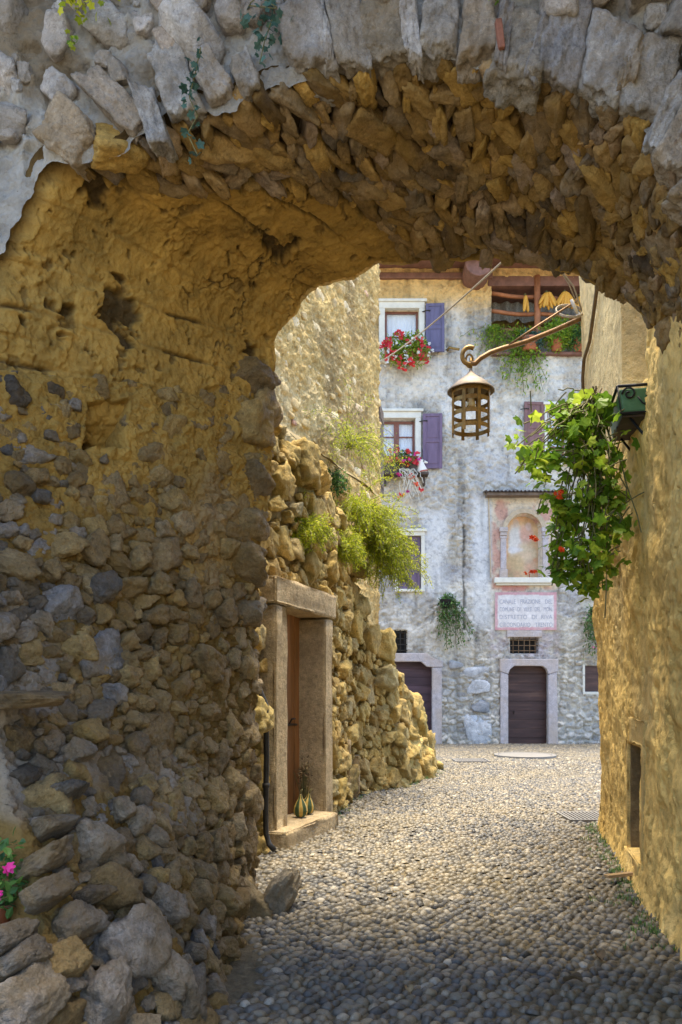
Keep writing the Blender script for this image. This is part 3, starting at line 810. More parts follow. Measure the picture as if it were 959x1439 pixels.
# drain pipe against the arch jamb
b = MB()
x, y, _ = W(374, 1195, 7.35)
b.tube([(x - .14, y + .02, 1.56), (x - .05, y + .01, 1.50), (x, y, 1.38), (x, y, 1.3), (x + .006, y, .9), (x - .004, y, .40), (x, y, .20), (x + .03, y - .02, .10), (x + .085, y - .05, .05)], .026, 12)
b.tube([(x, y, .62), (x, y, .66)], .034, 12)
M['pipe'] = plain_mat('pipe', (.035, .033, .032), .4, 20, .5, metal=.3, bstr=.1)
o = b.build('drainpipe', M['pipe'], None, smooth=True); tag(o, 'thin dark drainpipe with a kicked shoe beside the old doorway', 'drainpipe')

# ================================================================== LEFT HOUSE (rough rendered, behind the wall)
lh = thing('rubble_house', (-.2, 12.3, 0), 'tall rough rendered house with stones showing, behind the rubble wall', 'house')
pA, pB = np.array([-3.2, 5.6 + .0]), np.array([.66, 14.1])
pA = np.array([-1.9, 8.4])
LHT = 9.6
def lh_pt(a, z): return np.stack([pA[0] + (pB[0] - pA[0]) * a, pA[1] + (pB[1] - pA[1]) * a, z], -1)
na, nz = 330, 520
a, z = np.meshgrid(np.linspace(0, 1, na), np.linspace(0, LHT, nz), indexing='ij')
z = z * (.74 + .26 * a); P = lh_pt(a, z); dn = (pB - pA) / np.linalg.norm(pB - pA); nr = np.array([dn[1], -dn[0], 0])
base = fbm(P * 1.5, 4, 101); fine = fbm(P * 7, 5, 102)
H = .06 * base + .05 * fine + .05 * np.abs(fbm(P * 11, 4, 106, .6)) + .02 * fbm(P * 22, 3, 108)
m_st = sstep(.05, .35, fbm(P * 1.1, 3, 103)); dark = sstep(.12, .45, fbm(P * .9 + 9, 4, 104))
parts = [((P + nr * H[..., None]).reshape(-1, 3), grid_faces(na, nz), np.full(na * nz, .3), 0)]; msk = [m_st.ravel()]; ton = [dark.ravel()]
lhs = Surf(lh_pt(*np.meshgrid(np.linspace(0, 1, 12), np.linspace(0, LHT, 12), indexing='ij')))
if lhs.frame(np.array([.5]), np.array([.5]))[2][0][0] < 0: lhs.flip = True
rad = list(rng.uniform(.09, .16, 160)) + list(rng.uniform(.05, .09, 420))
lhs_t0 = True
def ok_l(tv, uv): return uv > .33 and uv < .72 + .25 * max(tv if lhs_t0 else tv, 0) and random.random() < .85
ts, us, R = pack(lhs, rad, ok_l, aspect=1.0, tight=1.02, tries=14, seed=12)
Pc = lhs.pos(ts, us); At, Au, An = lhs.frame(ts, us); n = len(R); r2 = np.random.default_rng(41)
sz = np.stack([R * r2.uniform(1., 1.5, n), R * r2.uniform(.55, .85, n), R * .6], 1)
V, f, rn = rocks(Pc + An * (R * r2.uniform(-.50, -.30, n))[:, None], At, Au, An, sz, sub=3, planes=9, p=20, amp=.12, seed=42)
parts.append((V, f, rn, 1)); msk.append(np.zeros(len(V))); ton.append(np.zeros(len(V)))
M['house_stone'] = stone_mat('house_stone', [(0, (.50, .38, .20)), (.5, (.62, .46, .22)), (.9, (.72, .58, .36)), (1, (.55, .3, .2))], mott=9, bscale=30, bstr=.5)
# return wall at the far corner
V, fl, rn, mi = join(parts)
mesh_obj('wall', V, fl, [M['house_rubble'], M['house_stone']], lh, {'rnd': rn, 'mask': np.concatenate(msk), 'tone': np.concatenate(ton)}, mindex=mi)
a, z = np.meshgrid(np.linspace(0, 1, 60), np.linspace(0, LHT, 120), indexing='ij')
P = np.stack([pB[0] - 3.5 * a, pB[1] + .6 * a, z], -1); P = P + np.array([0, .03, 0]) * fbm(P * 3, 3, 105)[..., None]
mesh_obj('wall', P.reshape(-1, 3), [grid_faces(60, 120)], M['house_rubble'], lh, {'mask': np.full(7200, .2), 'tone': np.zeros(7200)})
# its shutter, folded open and seen edge on
M['old_wood'] = plain_mat('old_wood', (.15, .11, .085), .4, 8, .8, bstr=.4, stretch=(1, 1, .15))
x0, y0, z0 = W(531, 692, 14.2); z1 = W(531, 566, 14.2)[2]
b = MB(); MS = Matrix.Translation((x0 + .02, y0, 0)) @ Matrix.Rotation(math.radians(80), 4, 'Z')
b.box(0, .55, -.022, .022, z0, z1, MS)
b.box(.05, .5, -.034, -.02, z0 + .15, z0 + .25, MS); b.box(.05, .5, -.034, -.02, z1 - .25, z1 - .15, MS)
b.build('shutter', M['old_wood'], lh, bevel=.005)

# ================================================================== RIGHT HOUSE (ochre plaster, leaning wall)
rh = thing('ochre_house', (3.2, 6.5, 0), 'ochre plastered house leaning over the lane on the shaded side', 'house')
rp = np.array([(1.2, 1.0), (1.608, 2.9), (1.98, 4.63), (2.86, 8.72), (2.93, 8.9), (3.05, 9.0), (5.2, 9.5)])
rseg = np.concatenate([[0], np.cumsum(np.linalg.norm(np.diff(rp, axis=0), axis=1))])
RHT = 6.4
nu_, nz = 620, 460
# finer spacing on the visible part
su = np.interp(np.linspace(0, 1, nu_), [0, .12, .9, 1], [0, rseg[1], rseg[4] + .1, rseg[-1]])
s_, z = np.meshgrid(su, np.linspace(0, RHT, nz), indexing='ij')
X = np.interp(s_, rseg, rp[:, 0]); Y = np.interp(s_, rseg, rp[:, 1])
lean = wall_lean(Y) * z / 4.5
flare = .07 * np.exp(-z / .18)
P = np.stack([X - lean - flare, Y, z], -1)
dP = np.gradient(P, axis=0); dP[..., 2] = 0
nr = np.stack([-dP[..., 1], dP[..., 0], 0 * z], -1); nr /= np.linalg.norm(nr, axis=-1, keepdims=True)
lowr = sstep(6.3, 4.6, Y)
H = .045 * fbm(P * 1.7, 4, 111) + .013 * fbm(P * 6, 5, 112) - .02 * sstep(.30, .36, fbm(P * np.array([16, 16, 9]), 4, 119)) - .03 * np.exp(-(fbm(P * 1.3, 5, 120, .6) / .006) ** 2) * sstep(0, .25, vnoise(P * .8, 121)) + lowr * .05 * fbm(P * 4.2, 4, 113) + .014 * fbm(P * 11, 5, 114, .62)
pock = sstep(.36, .55, fbm(P * np.array([7, 7, 4]), 3, 115)); H -= .022 * pock
WIN = (Y > 5.75) & (Y < 6.62) & (z > 3.78) & (s_ < rseg[3])
NIC = (Y > 6.12) & (Y < 6.78) & (z > .2) & (z < 1.06) & (s_ < rseg[3])
smooth_band = sstep(6.55, 6.65, Y) * sstep(3.6, 3.8, z) * (s_ < rseg[4])
H *= (1 - .75 * smooth_band)
H = np.where(WIN, -.34, H); H = np.where(NIC, -.42, H)
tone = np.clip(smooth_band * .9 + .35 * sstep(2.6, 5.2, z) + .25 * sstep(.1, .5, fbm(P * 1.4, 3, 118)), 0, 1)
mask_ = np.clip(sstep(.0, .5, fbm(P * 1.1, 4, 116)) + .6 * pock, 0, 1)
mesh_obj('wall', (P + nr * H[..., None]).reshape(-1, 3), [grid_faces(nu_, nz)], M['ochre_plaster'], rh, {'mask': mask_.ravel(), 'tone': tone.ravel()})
# small walled-up doorway
d2 = Vector((.215, 1, 0)).normalized(); n2 = Vector((-d2.y, d2.x, 0))
R0 = Vector((.985 + .215 * 6.0, 6.0, 0))
MR = Matrix(((d2.x, n2.x, 0, R0.x), (d2.y, n2.y, 0, R0.y), (0, 0, 1, 0), (0, 0, 0, 1)))
M['ochre_stone'] = stone_mat('ochre_stone', [(0, (.64, .44, .15)), (1, (.64, .44, .15))], mott=12, mlo=.75, mhi=1.2, stain=(.34, .26, .12), bscale=50, bstr=.5, bdist=.012)
nd = bpy.data.objects.new('doorway', None); nd.location = R0; link(nd, rh)
stone_block('jamb', .76, .86, -.12, .012, .0, 1.10, nd, MR, M['ochre_stone'], seed=31)
stone_block('jamb', -.10, .02, -.12, .012, .0, 1.10, nd, MR, M['ochre_stone'], seed=32)
stone_block('lintel', -.10, .90, -.12, .010, 1.09, 1.30, nd, MR, M['ochre_stone'], seed=33)
M['shaded_infill'] = plain_mat('shaded_infill', (.17, .115, .05), .4, 6, .9, bstr=.8, bscale=30, bdist=.02, col2=(.26, .19, .09))  # grey-brown infill, darkened: the recess's shade is put into its colour
b = MB(); b.box(.735, .775, -.42, -.012, .15, 1.08, MR); b.box(.0, .74, -.42, -.38, .15, 1.08, MR); b.build('infill', M['shaded_infill'], nd, bevel=.004)
stone_block('sill', .045, .735, -.12, .03, .0, .20, nd, MR, M['ochre_stone'], seed=34)
# roof slab so the house is closed
b = MB(); pl_ = [(float(q[0]) - float(wall_lean(np.array(q[1]))) * RHT / 4.5 - .02, float(q[1])) for q in rp] + [(6.5, 9.4), (6.5, 1.0)]
n_r = len(pl_); b.add([(px, py, RHT) for px, py in pl_] + [(px, py, RHT + .1) for px, py in pl_], [tuple(range(n_r)), tuple(range(2 * n_r - 1, n_r - 1, -1))] + [(i, (i + 1) % n_r, (i + 1) % n_r + n_r, i + n_r) for i in range(n_r)])
M['roof_tile'] = plain_mat('roof_tile', (.36, .15, .08), .35, 10, .85, bstr=.4)
b.build('roof', M['roof_tile'], rh)

# ================================================================== VILLAGE HOUSE (the facade that closes the lane)
YF = 21.6
def fx(px): return (px - CX) / F * YF
def fz(py): return CAMZ + (HOR - py) / F * YF
vh = thing('village_house', (3.5, YF, 0), 'three storey pale plastered house with loggia and old wooden doors closing the lane', 'house')
FX0, FX1, FZ1 = fx(470), fx(960), fz(372)
nu_, nz = 400, 540
x, z = np.meshgrid(np.linspace(FX0, FX1, nu_), np.linspace(-.05, FZ1, nz), indexing='ij')
PX = CX + x / YF * F; PY = HOR - (z - CAMZ) / YF * F
P = np.stack([x, 0 * x + YF, z], -1)
b1 = fbm(P * .9, 4, 121); b2 = fbm(P * 3.5, 5, 122)
rough_low = sstep(880, 960, PY + 40 * b1)
patch_smooth = sstep(.15, -.1, np.maximum.reduce([np.maximum(np.abs(PX - 612) - 14, np.abs(PY - 770) - 55) / 18, -2 + 0 * PX])) 
smoothA = np.clip(sstep(10, -6, np.maximum(np.abs(PX - 612) - 16, np.abs(PY - 775) - 55)) + sstep(8, -6, np.maximum(np.abs(PX - 678) - 12, np.abs(PY - 790) - 92)), 0, 1)
stone_amt = np.clip(rough_low * .9 + sstep(.0, .3, fbm(P * .9 + 4, 4, 123)) * sstep(430, 480, PY) * .85, 0, 1) * (1 - smoothA)
pier = sstep(12, -8, np.maximum(np.abs(PX - 676) - 18, np.abs(PY - 442) - 40) + 10 * b2)
stone_amt = np.maximum(stone_amt, pier)
crackx = np.exp(-((PX - 652 - 3 * b2) / 2.2) ** 2) * sstep(690, 705, PY) * sstep(905, 880, PY) * sstep(-.1, .2, b2 + .2)
# stones through the plaster: jittered cells
kd_pts = []
r2 = np.random.default_rng(55)
gx, gz = np.meshgrid(np.arange(FX0, FX1, .23), np.arange(0, FZ1, .17))
cells = np.stack([gx.ravel() + r2.uniform(-.09, .09, gx.size), gz.ravel() + r2.uniform(-.07, .07, gx.size)], 1)
kd = kdtree.KDTree(len(cells))
for i, c in enumerate(cells): kd.insert((c[0], c[1] * 1.35, 0), i)
kd.balance()
wx = x + .05 * vnoise(P * 5, 124); wz = z + .05 * vnoise(P * 5, 125)
d1 = np.empty(x.size); d2_ = np.empty(x.size); cid = np.empty(x.size, int)
for i, (a, c) in enumerate(zip(wx.ravel(), wz.ravel())):
    r = kd.find_n((a, c * 1.35, 0), 2); d1[i] = r[0][2]; d2_[i] = r[1][2]; cid[i] = r[0][1]
gap = (d2_ - d1).reshape(x.shape); crnd = r2.random(len(cells))[cid].reshape(x.shape)
dome = sstep(0, .09, gap)
H = .03 * b1 + .015 * b2 + .075 * fbm(P * 6, 5, 126, .65) * (1 - smoothA * .85) - .03 * sstep(.22, .34, fbm(P * 6, 4, 131)) * (1 - smoothA) + stone_amt * (.055 * dome * (.4 + crnd) - .03) - .05 * crackx
OPEN = [(541, 589, 434, 506, .32), (532, 584, 588, 652, .30), (769, 795, 574, 650, .30), (560, 592, 753, 828, .28), (546, 573, 885, 918, .25),
        (540, 608, 930, 1050, .45), (713, 771, 936, 1055, .42), (718, 757, 896, 918, .28), (822, 850, 936, 972, .20), (692, 850, 392, 497, 1.9)]
for (xa, xb, ya, yb, dp) in OPEN:
    ins = (PX > xa) & (PX < xb) & (PY > ya) & (PY < yb)
    H = np.where(ins, -dp, H)
# round-headed niche of the shrine
nich = (np.abs(PX - 737) < 24) & (PY < 812) & (PY > 746) | (np.hypot((PX - 737) / 24, (PY - 746) / 24) < 1) & (PY <= 746)
H = np.where(nich, -.30, H)
shr = sstep(4, -2, np.maximum(np.abs(PX - 738) - 46, np.abs(PY - 796) - 100))
H = np.where(nich, H, H * (1 - .8 * shr))
V = np.stack([x, YF - H, z], -1)
ochre_top = sstep(452, 412, PY + 14 * b1 + 8 * b2) * .95
# facade paint and stain (real colours of plaster, whitewash and bare stone)
grey = np.stack([.59 + 0 * x, .56 + 0 * x, .505 + 0 * x], -1)
c = grey * (1 + .20 * b1 + .15 * b2)[..., None]
warm = np.array([.62, .53, .36]); c = c * (1 - .45 * sstep(-.1, .35, fbm(P * .6 + 3, 3, 127))[..., None]) + warm * .45 * sstep(-.1, .35, fbm(P * .6 + 3, 3, 127))[..., None]
bluish = np.array([.37, .37, .39]); k = sstep(.0, .4, fbm(P * 1.3 + 8, 4, 128)) * sstep(560, 720, PY) * .85; c = c * (1 - k[..., None]) + bluish * k[..., None]
k = (sstep(.05, .3, gap * 4 * 0 + fbm(P * 2.4, 4, 129)) * .6)[..., None]; c = c * (1 - k) + np.array([.40, .36, .30]) * k
st_c = np.stack([.26 + .30 * crnd, .25 + .28 * crnd, .24 + .24 * crnd], -1); mort = np.array([.52, .48, .40])
sc = mort * (1 - dome[..., None]) + st_c * dome[..., None]
c = c * (1 - .75 * stone_amt[..., None]) + sc * .75 * stone_amt[..., None]
c = c * (1 - smoothA[..., None] * .8) + np.array([.62, .63, .64]) * smoothA[..., None] * .8
c = c * (1 - ochre_top[..., None]) + (np.array([.70, .47, .19]) * (1 + .25 * b1[..., None] + .2 * b2[..., None])) * ochre_top[..., None]
stk = fbm(np.stack([x * 5.5, 0 * x, z * .45], -1), 4, 133); c = c * (1 - .28 * sstep(.05, .4, stk) * sstep(.4, -.1, b1))[..., None]
c = c * (1 - .75 * crackx[..., None])
# painted field round the shrine
k = sstep(4, -2, np.maximum(np.abs(PX - 738) - 45, np.abs(PY - 765) - 62))[..., None]
c = c * (1 - k) + (np.array([.62, .52, .40]) * (1 + .2 * b2[..., None])) * k
kr = (k[..., 0] * sstep(.0, .35, fbm(P * 3.2 + 2, 3, 130) + .35 * np.exp(-((np.abs(PX - 737) - 34) / 8) ** 2)))[..., None]
c = c * (1 - .75 * kr) + np.array([.50, .25, .20]) * .75 * kr
k = (sstep(3, -2, np.maximum(np.abs(PX - 722) - 16, np.abs(PY - 827) - 4)) * .8)[..., None]; c = c * (1 - k) + np.array([.48, .20, .18]) * k
k = (sstep(6, -4, np.maximum(np.abs(PX - 738) - 48, np.abs(PY - 905) - 18)) * sstep(-.1, .3, b2 + .2) * .6)[..., None]; c = c * (1 - k) + np.array([.40, .33, .35]) * k
M['facade'], nt, p_, out_ = new_mat('facade')
cc = attr(nt, 'paint').outputs['Color']; v_ = coords(nt)
cc = mixc(nt, 1.0, cc, ramp(nt, noise(nt, 9, 8, .7, v_, .3), [(.3, (.55, .55, .57)), (.48, (1, 1, 1)), (.75, (1.25, 1.23, 1.2))]), 'MULTIPLY')
nt.links.new(cc, p_.inputs['Base Color']); p_.inputs['Roughness'].default_value = .92; p_.inputs['Specular IOR Level'].default_value = .2
bump(nt, p_, mathn(nt, 'ADD', noise(nt, 22, 8, .7, v_), mathn(nt, 'MULTIPLY', noise(nt, 7, 5, .6, v_), 1.4)), .7, .03)
mesh_obj('wall', V.reshape(-1, 3), [grid_faces(nu_, nz)], M['facade'], vh, {'paint': np.clip(c, .02, .9).reshape(-1, 3)})
# side walls so the house has depth
M['plain_plaster'] = plain_mat('plain_plaster', (.55, .52, .46), .2, 3, .95, bstr=.5, bscale=30, bdist=.02)
for xx_ in (FX0 - .05, FX1 + .05):
    b = MB(); b.box(xx_ - .06, xx_ + .06, YF + .05, YF + 6, 0, FZ1); b.build('wall', M['plain_plaster'], vh)

M['stucco_white'] = plain_mat('stucco_white', (.68, .66, .58), .12, 6, .85, bstr=.3, bscale=40)
M['frame_brown'] = plain_mat('frame_brown', (.20, .075, .05), .3, 12, .5, bstr=.15)
M['shutter_violet'] = plain_mat('shutter_violet', (.155, .105, .17), .25, 9, .65, bstr=.25, stretch=(1, 1, .2))
M['shutter_blue'] = plain_mat('shutter_blue', (.115, .105, .19), .25, 9, .65, bstr=.25, stretch=(1, 1, .2))
M['shutter_mauve'] = plain_mat('shutter_mauve', (.20, .105, .10), .25, 9, .65, bstr=.25, stretch=(1, 1, .2))
M['stone_trim'] = stone_mat('stone_trim', [(0, (.46, .42, .43)), (1, (.46, .42, .43))], mott=8, mlo=.7, mhi=1.25, stain=(.46, .36, .27), stain_scale=1.5, stain_amt=.6, bscale=40, bstr=.5, bdist=.012)
M['door_plank'] = plain_mat('door_plank', (.075, .038, .034), .5, 7, .6, bstr=.6, bscale=30, stretch=(.12, 1, 1), col2=(.15, .08, .06))
M['door_violet'] = plain_mat('door_violet', (.07, .04, .055), .45, 7, .6, bstr=.6, bscale=30, stretch=(.12, 1, 1), col2=(.12, .07, .09))
M['dark'] = plain_mat('dark', (.02, .018, .016), .3, 5, .95, bstr=0)
M['curtain'] = plain_mat('curtain', (.78, .80, .84), .06, 60, .9, bstr=.3, bscale=90)
gm, nt, p_, out_ = new_mat('glass')
p_.inputs['Base Color'].default_value = (.9, .95, 1, 1); p_.inputs['Roughness'].default_value = .04
p_.inputs['Transmission Weight'].default_value = 0.0; p_.inputs['Alpha'].default_value = .22; p_.inputs['Specular IOR Level'].default_value = .8
M['glass'] = gm

def fbox(b, xa, xb, ya, yb, d0, d1):
    """box in facade pixels, d measured out from the wall plane towards the camera"""
    b.box(fx(xa), fx(xb), YF - d1, YF - d0, fz(yb), fz(ya))

def part_empty(name, px, py, parent, label=None):
    e = bpy.data.objects.new(name, None); e.empty_display_size = .1; e.location = (fx(px), YF, fz(py)); link(e, parent)
    if label: e['label'] = label
    return e

def surround(w, xa, xb, ya, yb, t, mat, sill=True, d=.05, lint=True):
    b = MB()
    fbox(b, xa - t, xa, ya, yb, -.10, d); fbox(b, xb, xb + t, ya, yb, -.10, d)
    fbox(b, xa - t, xb + t, ya - t * 1.1, ya, -.10, d)
    if lint: fbox(b, xa - t - 2, xb + t + 3, ya - t * 1.1 - 4, ya - t * 1.1, -.10, d + .04)
    b.build('surround', mat, w, bevel=.012)
    if sill:
        b = MB(); fbox(b, xa - t, xb + t, yb, yb + 4, -.1, d + .05); b.build('sill', mat, w, bevel=.012)

def shutter(w, xa, xb, ya, yb, mat, d=.09, hinge_left=True, ang=0):
    b = MB(); q = 4.2
    W_ = fx(xb) - fx(xa); z0, z1 = fz(yb), fz(ya); s = q / F * YF
    MS = Matrix.Translation((fx(xa), YF - d, 0)) @ Matrix.Rotation(ang, 4, 'Z')
    b.box(0, s, -.025, .02, z0, z1, MS); b.box(W_ - s, W_, -.025, .02, z0, z1, MS)
    for zz in (z0, (z0 * 1.0 + z1) / 2 - s * .5, z1 - s): b.box(s, W_ - s, -.024, .019, zz, zz + s, MS)
    b.box(s, W_ - s, -.008, .008, z0 + s, z1 - s, MS)
    zm = (z0 + z1) / 2
    for za, zb in ((z0 + s * 1.6, zm - s * 1.1), (zm + s * 1.1, z1 - s * 1.6)): b.box(s * 1.6, W_ - s * 1.6, -.017, .0, za, zb, MS)
    o = b.build('shutter', mat, w, bevel=.006)
    for zz in (z0 + .2, z1 - .2):
        b = MB(); b.tube([MS @ Vector((-.09, .04, zz)), MS @ Vector((0, -.03, zz)), MS @ Vector((.12, -.035, zz))], .014, 6)
        b.build('hinge', M['iron'], o, smooth=True)
    return o

def casement(w, xa, xb, ya, yb, d, cols, bars, mat, curt=True):
    b = MB(); t = 3.4
    fbox(b, xa, xa + t, ya, yb, -d, -d + .06); fbox(b, xb - t, xb, ya, yb, -d, -d + .06)
    fbox(b, xa + t, xb - t, ya, ya + t, -d, -d + .058); fbox(b, xa + t, xb - t, yb - t, yb, -d, -d + .058)
    for k in range(1, cols):
        xm = xa + (xb - xa) * k / cols; fbox(b, xm - 3.6, xm + 3.6, ya + t, yb - t, -d, -d + .062)
    for y in bars: fbox(b, xa + t, xb - t, y - .9, y + .9, -d + .005, -d + .05)
    fr = b.build('frame', mat, w, bevel=.006)
    b = MB(); fbox(b, xa + t, xb - t, ya + t, yb - t, -d + .018, -d + .024); b.build('pane', M['glass'], w)
    if curt:
        t_, u_ = np.meshgrid(np.linspace(0, 1, 80), np.linspace(0, 1, 20), indexing='ij')
        Vc = np.stack([fx(xa + 1) + (fx(xb - 1) - fx(xa + 1)) * t_, YF + d + .05 + .018 * np.sin(t_ * 46) * (.5 + .5 * (1 - u_)), fz(yb) + (fz(ya) - fz(yb)) * u_], -1)
        mesh_obj('curtain', Vc.reshape(-1, 3), [grid_faces(80, 20)], M['curtain'], w)
    b = MB(); fbox(b, xa - 2, xb + 2, ya - 2, yb + 2, -d - .5, -d - .45); b.build('room_back', M['dark'], w)

w = part_empty('window', 565, 470, vh, 'top window with lace curtain and one dark blue shutter'); casement(w, 541, 589, 434, 506, .22, 1, (470, 484), M['frame_brown']); surround(w, 541, 589, 434, 506, 8, M['stucco_white'])
shutter(w, 598, 624, 429, 497, M['shutter_blue'], ang=-.06)
w = part_empty('window', 558, 620, vh, 'middle window with red-brown frame and violet shutter'); casement(w, 532, 584, 590, 652, .20, 2, (612, 640), M['frame_brown']); surround(w, 532, 584, 588, 652, 8, M['stucco_white'])
shutter(w, 594, 621, 583, 660, M['shutter_violet'], ang=-.05)
b = MB(); fbox(b, 536, 601, 668, 671, .02, .36); fbox(b, 540, 543, 671, 684, .02, .2); fbox(b, 594, 597, 671, 684, .02, .2)
M['shelf_wood'] = plain_mat('shelf_wood', (.08, .06, .05), .4, 8, .8); b.build('shelf', M['shelf_wood'], w, bevel=.008)
w = part_empty('window', 780, 610, vh, 'right-hand window half hidden by leaves with mauve shutter'); casement(w, 769, 795, 574, 650, .20, 1, (600, 626), M['frame_brown']); surround(w, 769, 795, 574, 650, 4, M['stucco_white'])
shutter(w, 736, 764, 566, 650, M['shutter_mauve'], ang=.10); shutter(w, 796, 820, 570, 650, M['shutter_mauve'], ang=-.1)
w = part_empty('window', 575, 790, vh, 'low window with closed violet shutter behind the feathery plant'); surround(w, 560, 592, 753, 828, 5, M['stucco_white'])
shutter(w, 561, 591, 754, 827, M['shutter_violet'], d=-.06)
# barred windows
def barred(xa, xb, ya, yb, nv, nh, px, lab, m=None):
    w = part_empty('window', px, (ya + yb) / 2, vh, lab)
    b = MB(); fbox(b, xa - 1, xb + 1, ya - 1, yb + 1, -.26, -.22); b.build('room_back', M['dark'], w)
    b = MB()
    for k in range(nv):
        xx_ = fx(xa + (xb - xa) * (k + .5) / nv); b.tube([(xx_, YF + .06, fz(yb + 1)), (xx_, YF + .06, fz(ya - 1))], .012, 6)
    for k in range(nh):
        zz_ = fz(ya + (yb - ya) * (k + .5) / nh); b.tube([(fx(xa - 1), YF + .06, zz_), (fx(xb + 1), YF + .06, zz_)], .012, 6)
    b.build('grille', m or M['iron'], w, smooth=True)
    return w
M['rust'] = plain_mat('rust', (.22, .14, .08), .4, 20, .8, metal=.3)
w = barred(718, 757, 896, 918, 5, 3, 737, 'small barred window above the main door', M['rust'])
b = MB(); fbox(b, 712, 762, 886, 895.5, -.1, .05); b.build('lintel', M['stone_trim'], w, bevel=.02)
w = barred(546, 573, 885, 918, 4, 4, 560, 'small barred window under the feathery plant')
w = part_empty('window', 834, 955, vh, 'small dark shuttered window at ground level')
b = MB(); fbox(b, 822, 850, 936, 972, -.14, -.08); b.build('shutter', M['door_plank'], w)
b = MB(); fbox(b, 819, 822, 934, 975, -.1, .03); fbox(b, 819, 850, 972.2, 976, -.1, .04); b.build('surround', M['stucco_white'], w, bevel=.006)

# doors
def plank_door(xa, xb, ya, yb, d, n, mat, parent, vert=False):
    b = MB()
    for k in range(n):
        u0, u1 = k / n, (k + 1) / n
        dz = random.uniform(0, .012)
        if vert: fbox(b, xa + (xb - xa) * u0 + .15, xa + (xb - xa) * u1 - .15, ya, yb, -d - .05, -d + dz)
        else: fbox(b, xa, xb, ya + (yb - ya) * u0 + .12, ya + (yb - ya) * u1 - .12, -d - .05, -d + dz)
    fbox(b, xa, xb, ya, yb, -d - .07, -d - .03)
    return b.build('leaf', mat, parent, bevel=.006)
def facade_stone(name, poly, d0, d1, parent, seed):
    b = MB(); b.prism([(fx(px), fz(py)) for px, py in poly], YF - d1, YF - d0)
    o = b.build(name, M['stone_trim'], parent, bevel=.02)
    me = o.data; at = me.attributes.new('rnd', 'FLOAT', 'POINT'); at.data.foreach_set('value', [.5] * len(me.vertices)); return o
dr = part_empty('door', 742, 1045, vh, 'main dark brown door of horizontal planks in chamfered stone surround')
lf = plank_door(713, 771, 934, 1050, .22, 9, M['door_plank'], dr)
b = MB(); b.tube([(fx(724), YF + .18, fz(1000)), (fx(724), YF + .14, fz(1000)), (fx(724), YF + .14, fz(1004))], .02, 8); b.build('handle', M['iron'], lf, smooth=True)
facade_stone('jamb', [(703, 1049), (714, 1049), (714, 948), (703, 944)], -.12, .07, dr, 1)
facade_stone('jamb', [(770, 1049), (784, 1049), (782, 944), (770, 948)], -.12, .07, dr, 2)
facade_stone('lintel', [(702, 943.5), (714, 947.5), (716, 941), (722, 936), (762, 936), (768, 941), (770, 947.5), (784, 943.5), (784, 926), (702, 926)], -.12, .08, dr, 3)
dl = part_empty('door', 575, 1040, vh, 'dark violet door half hidden behind the stepped rubble wall')
lf = plank_door(536, 609, 928, 1046, .24, 10, M['door_violet'], dl)
facade_stone('jamb', [(607.5, 1046), (621, 1046), (621, 938), (607.5, 938)], -.12, .07, dl, 4)
facade_stone('lintel', [(528, 930), (592, 930), (600, 937), (607, 937.6), (622, 937.6), (622, 929), (606, 924), (600, 918), (528, 918)], -.12, .085, dl, 5)
# large pale foundation stones showing in the wall
PP = [W(673, 965, YF - .0), W(675, 993, YF), W(672, 1025, YF), W(640, 935, YF), W(668, 945, YF)]
V, f, rn = rocks(np.array(PP), np.tile([[1., 0, 0]], (5, 1)), np.tile([[0, 0, 1.]], (5, 1)), np.tile([[0, -1., 0]], (5, 1)),
                 np.array([(.34, .19, .10), (.33, .2, .11), (.42, .48, .09), (.22, .16, .09), (.4, .2, .09)]), sub=4, p=10, amp=.12, seed=77, rnd=np.array([.75, .1, .9, .3, .6]))
M['foot_stone'] = stone_mat('foot_stone', [(0, (.22, .23, .25)), (.5, (.42, .42, .43)), (1, (.52, .53, .55))], mott=7, bscale=30, bstr=.5)
mesh_obj('foundation_stones', V, [f], M['foot_stone'], vh, {'rnd': rn})

# ---- shrine in the facade: fresco, pilasters, sill, little roof
sh = part_empty('shrine', 738, 815, vh, 'painted wall shrine with an arched niche under a tiny corrugated roof')
t_, u_ = np.meshgrid(np.linspace(0, 1, 90), np.linspace(0, 1, 140), indexing='ij')
xs, zs = fx(712) + (fx(762) - fx(712)) * t_, fz(813) + (fz(720) - fz(813)) * u_
Pq = np.stack([xs, 0 * xs, zs], -1)
f1, f2 = fbm(Pq * 3, 4, 141), fbm(Pq * 6 + 5, 4, 142)
col = np.array([.64, .42, .24]) * (1 + .35 * f1[..., None]) + np.array([.1, -.05, -.02]) * f2[..., None]
def blob(cx, cz, rx, rz, colr, a):
    global col
    k = (sstep(1.25, .6, np.hypot((t_ - cx) / rx, (u_ - cz) / rz) + .35 * f2) * a)[..., None]; col = col * (1 - k) + np.array(colr) * k
blob(.30, .62, .20, .24, (.70, .70, .68), .9); blob(.33, .88, .09, .08, (.62, .50, .42), .8); blob(.62, .70, .20, .16, (.66, .42, .36), .7)
blob(.60, .40, .30, .16, (.66, .56, .40), .7); blob(.35, .25, .25, .15, (.60, .44, .24), .7); blob(.75, .9, .2, .1, (.55, .36, .2), .7); blob(.3, .46, .22, .05, (.74, .74, .76), .8); blob(.75, .2, .2, .12, (.6, .4, .3), .5)
blob(.68, .82, .08, .06, (.6, .5, .5), .6)
M['fresco'], nt, p_, out_ = new_mat('fresco')
nt.links.new(mixc(nt, .6, attr(nt, 'paint').outputs['Color'], ramp(nt, noise(nt, 12, 6, .65, coords(nt)), [(.3, (.7, .7, .7)), (.7, (1.2, 1.2, 1.2))]), 'MULTIPLY'), p_.inputs['Base Color']); p_.inputs['Roughness'].default_value = .9
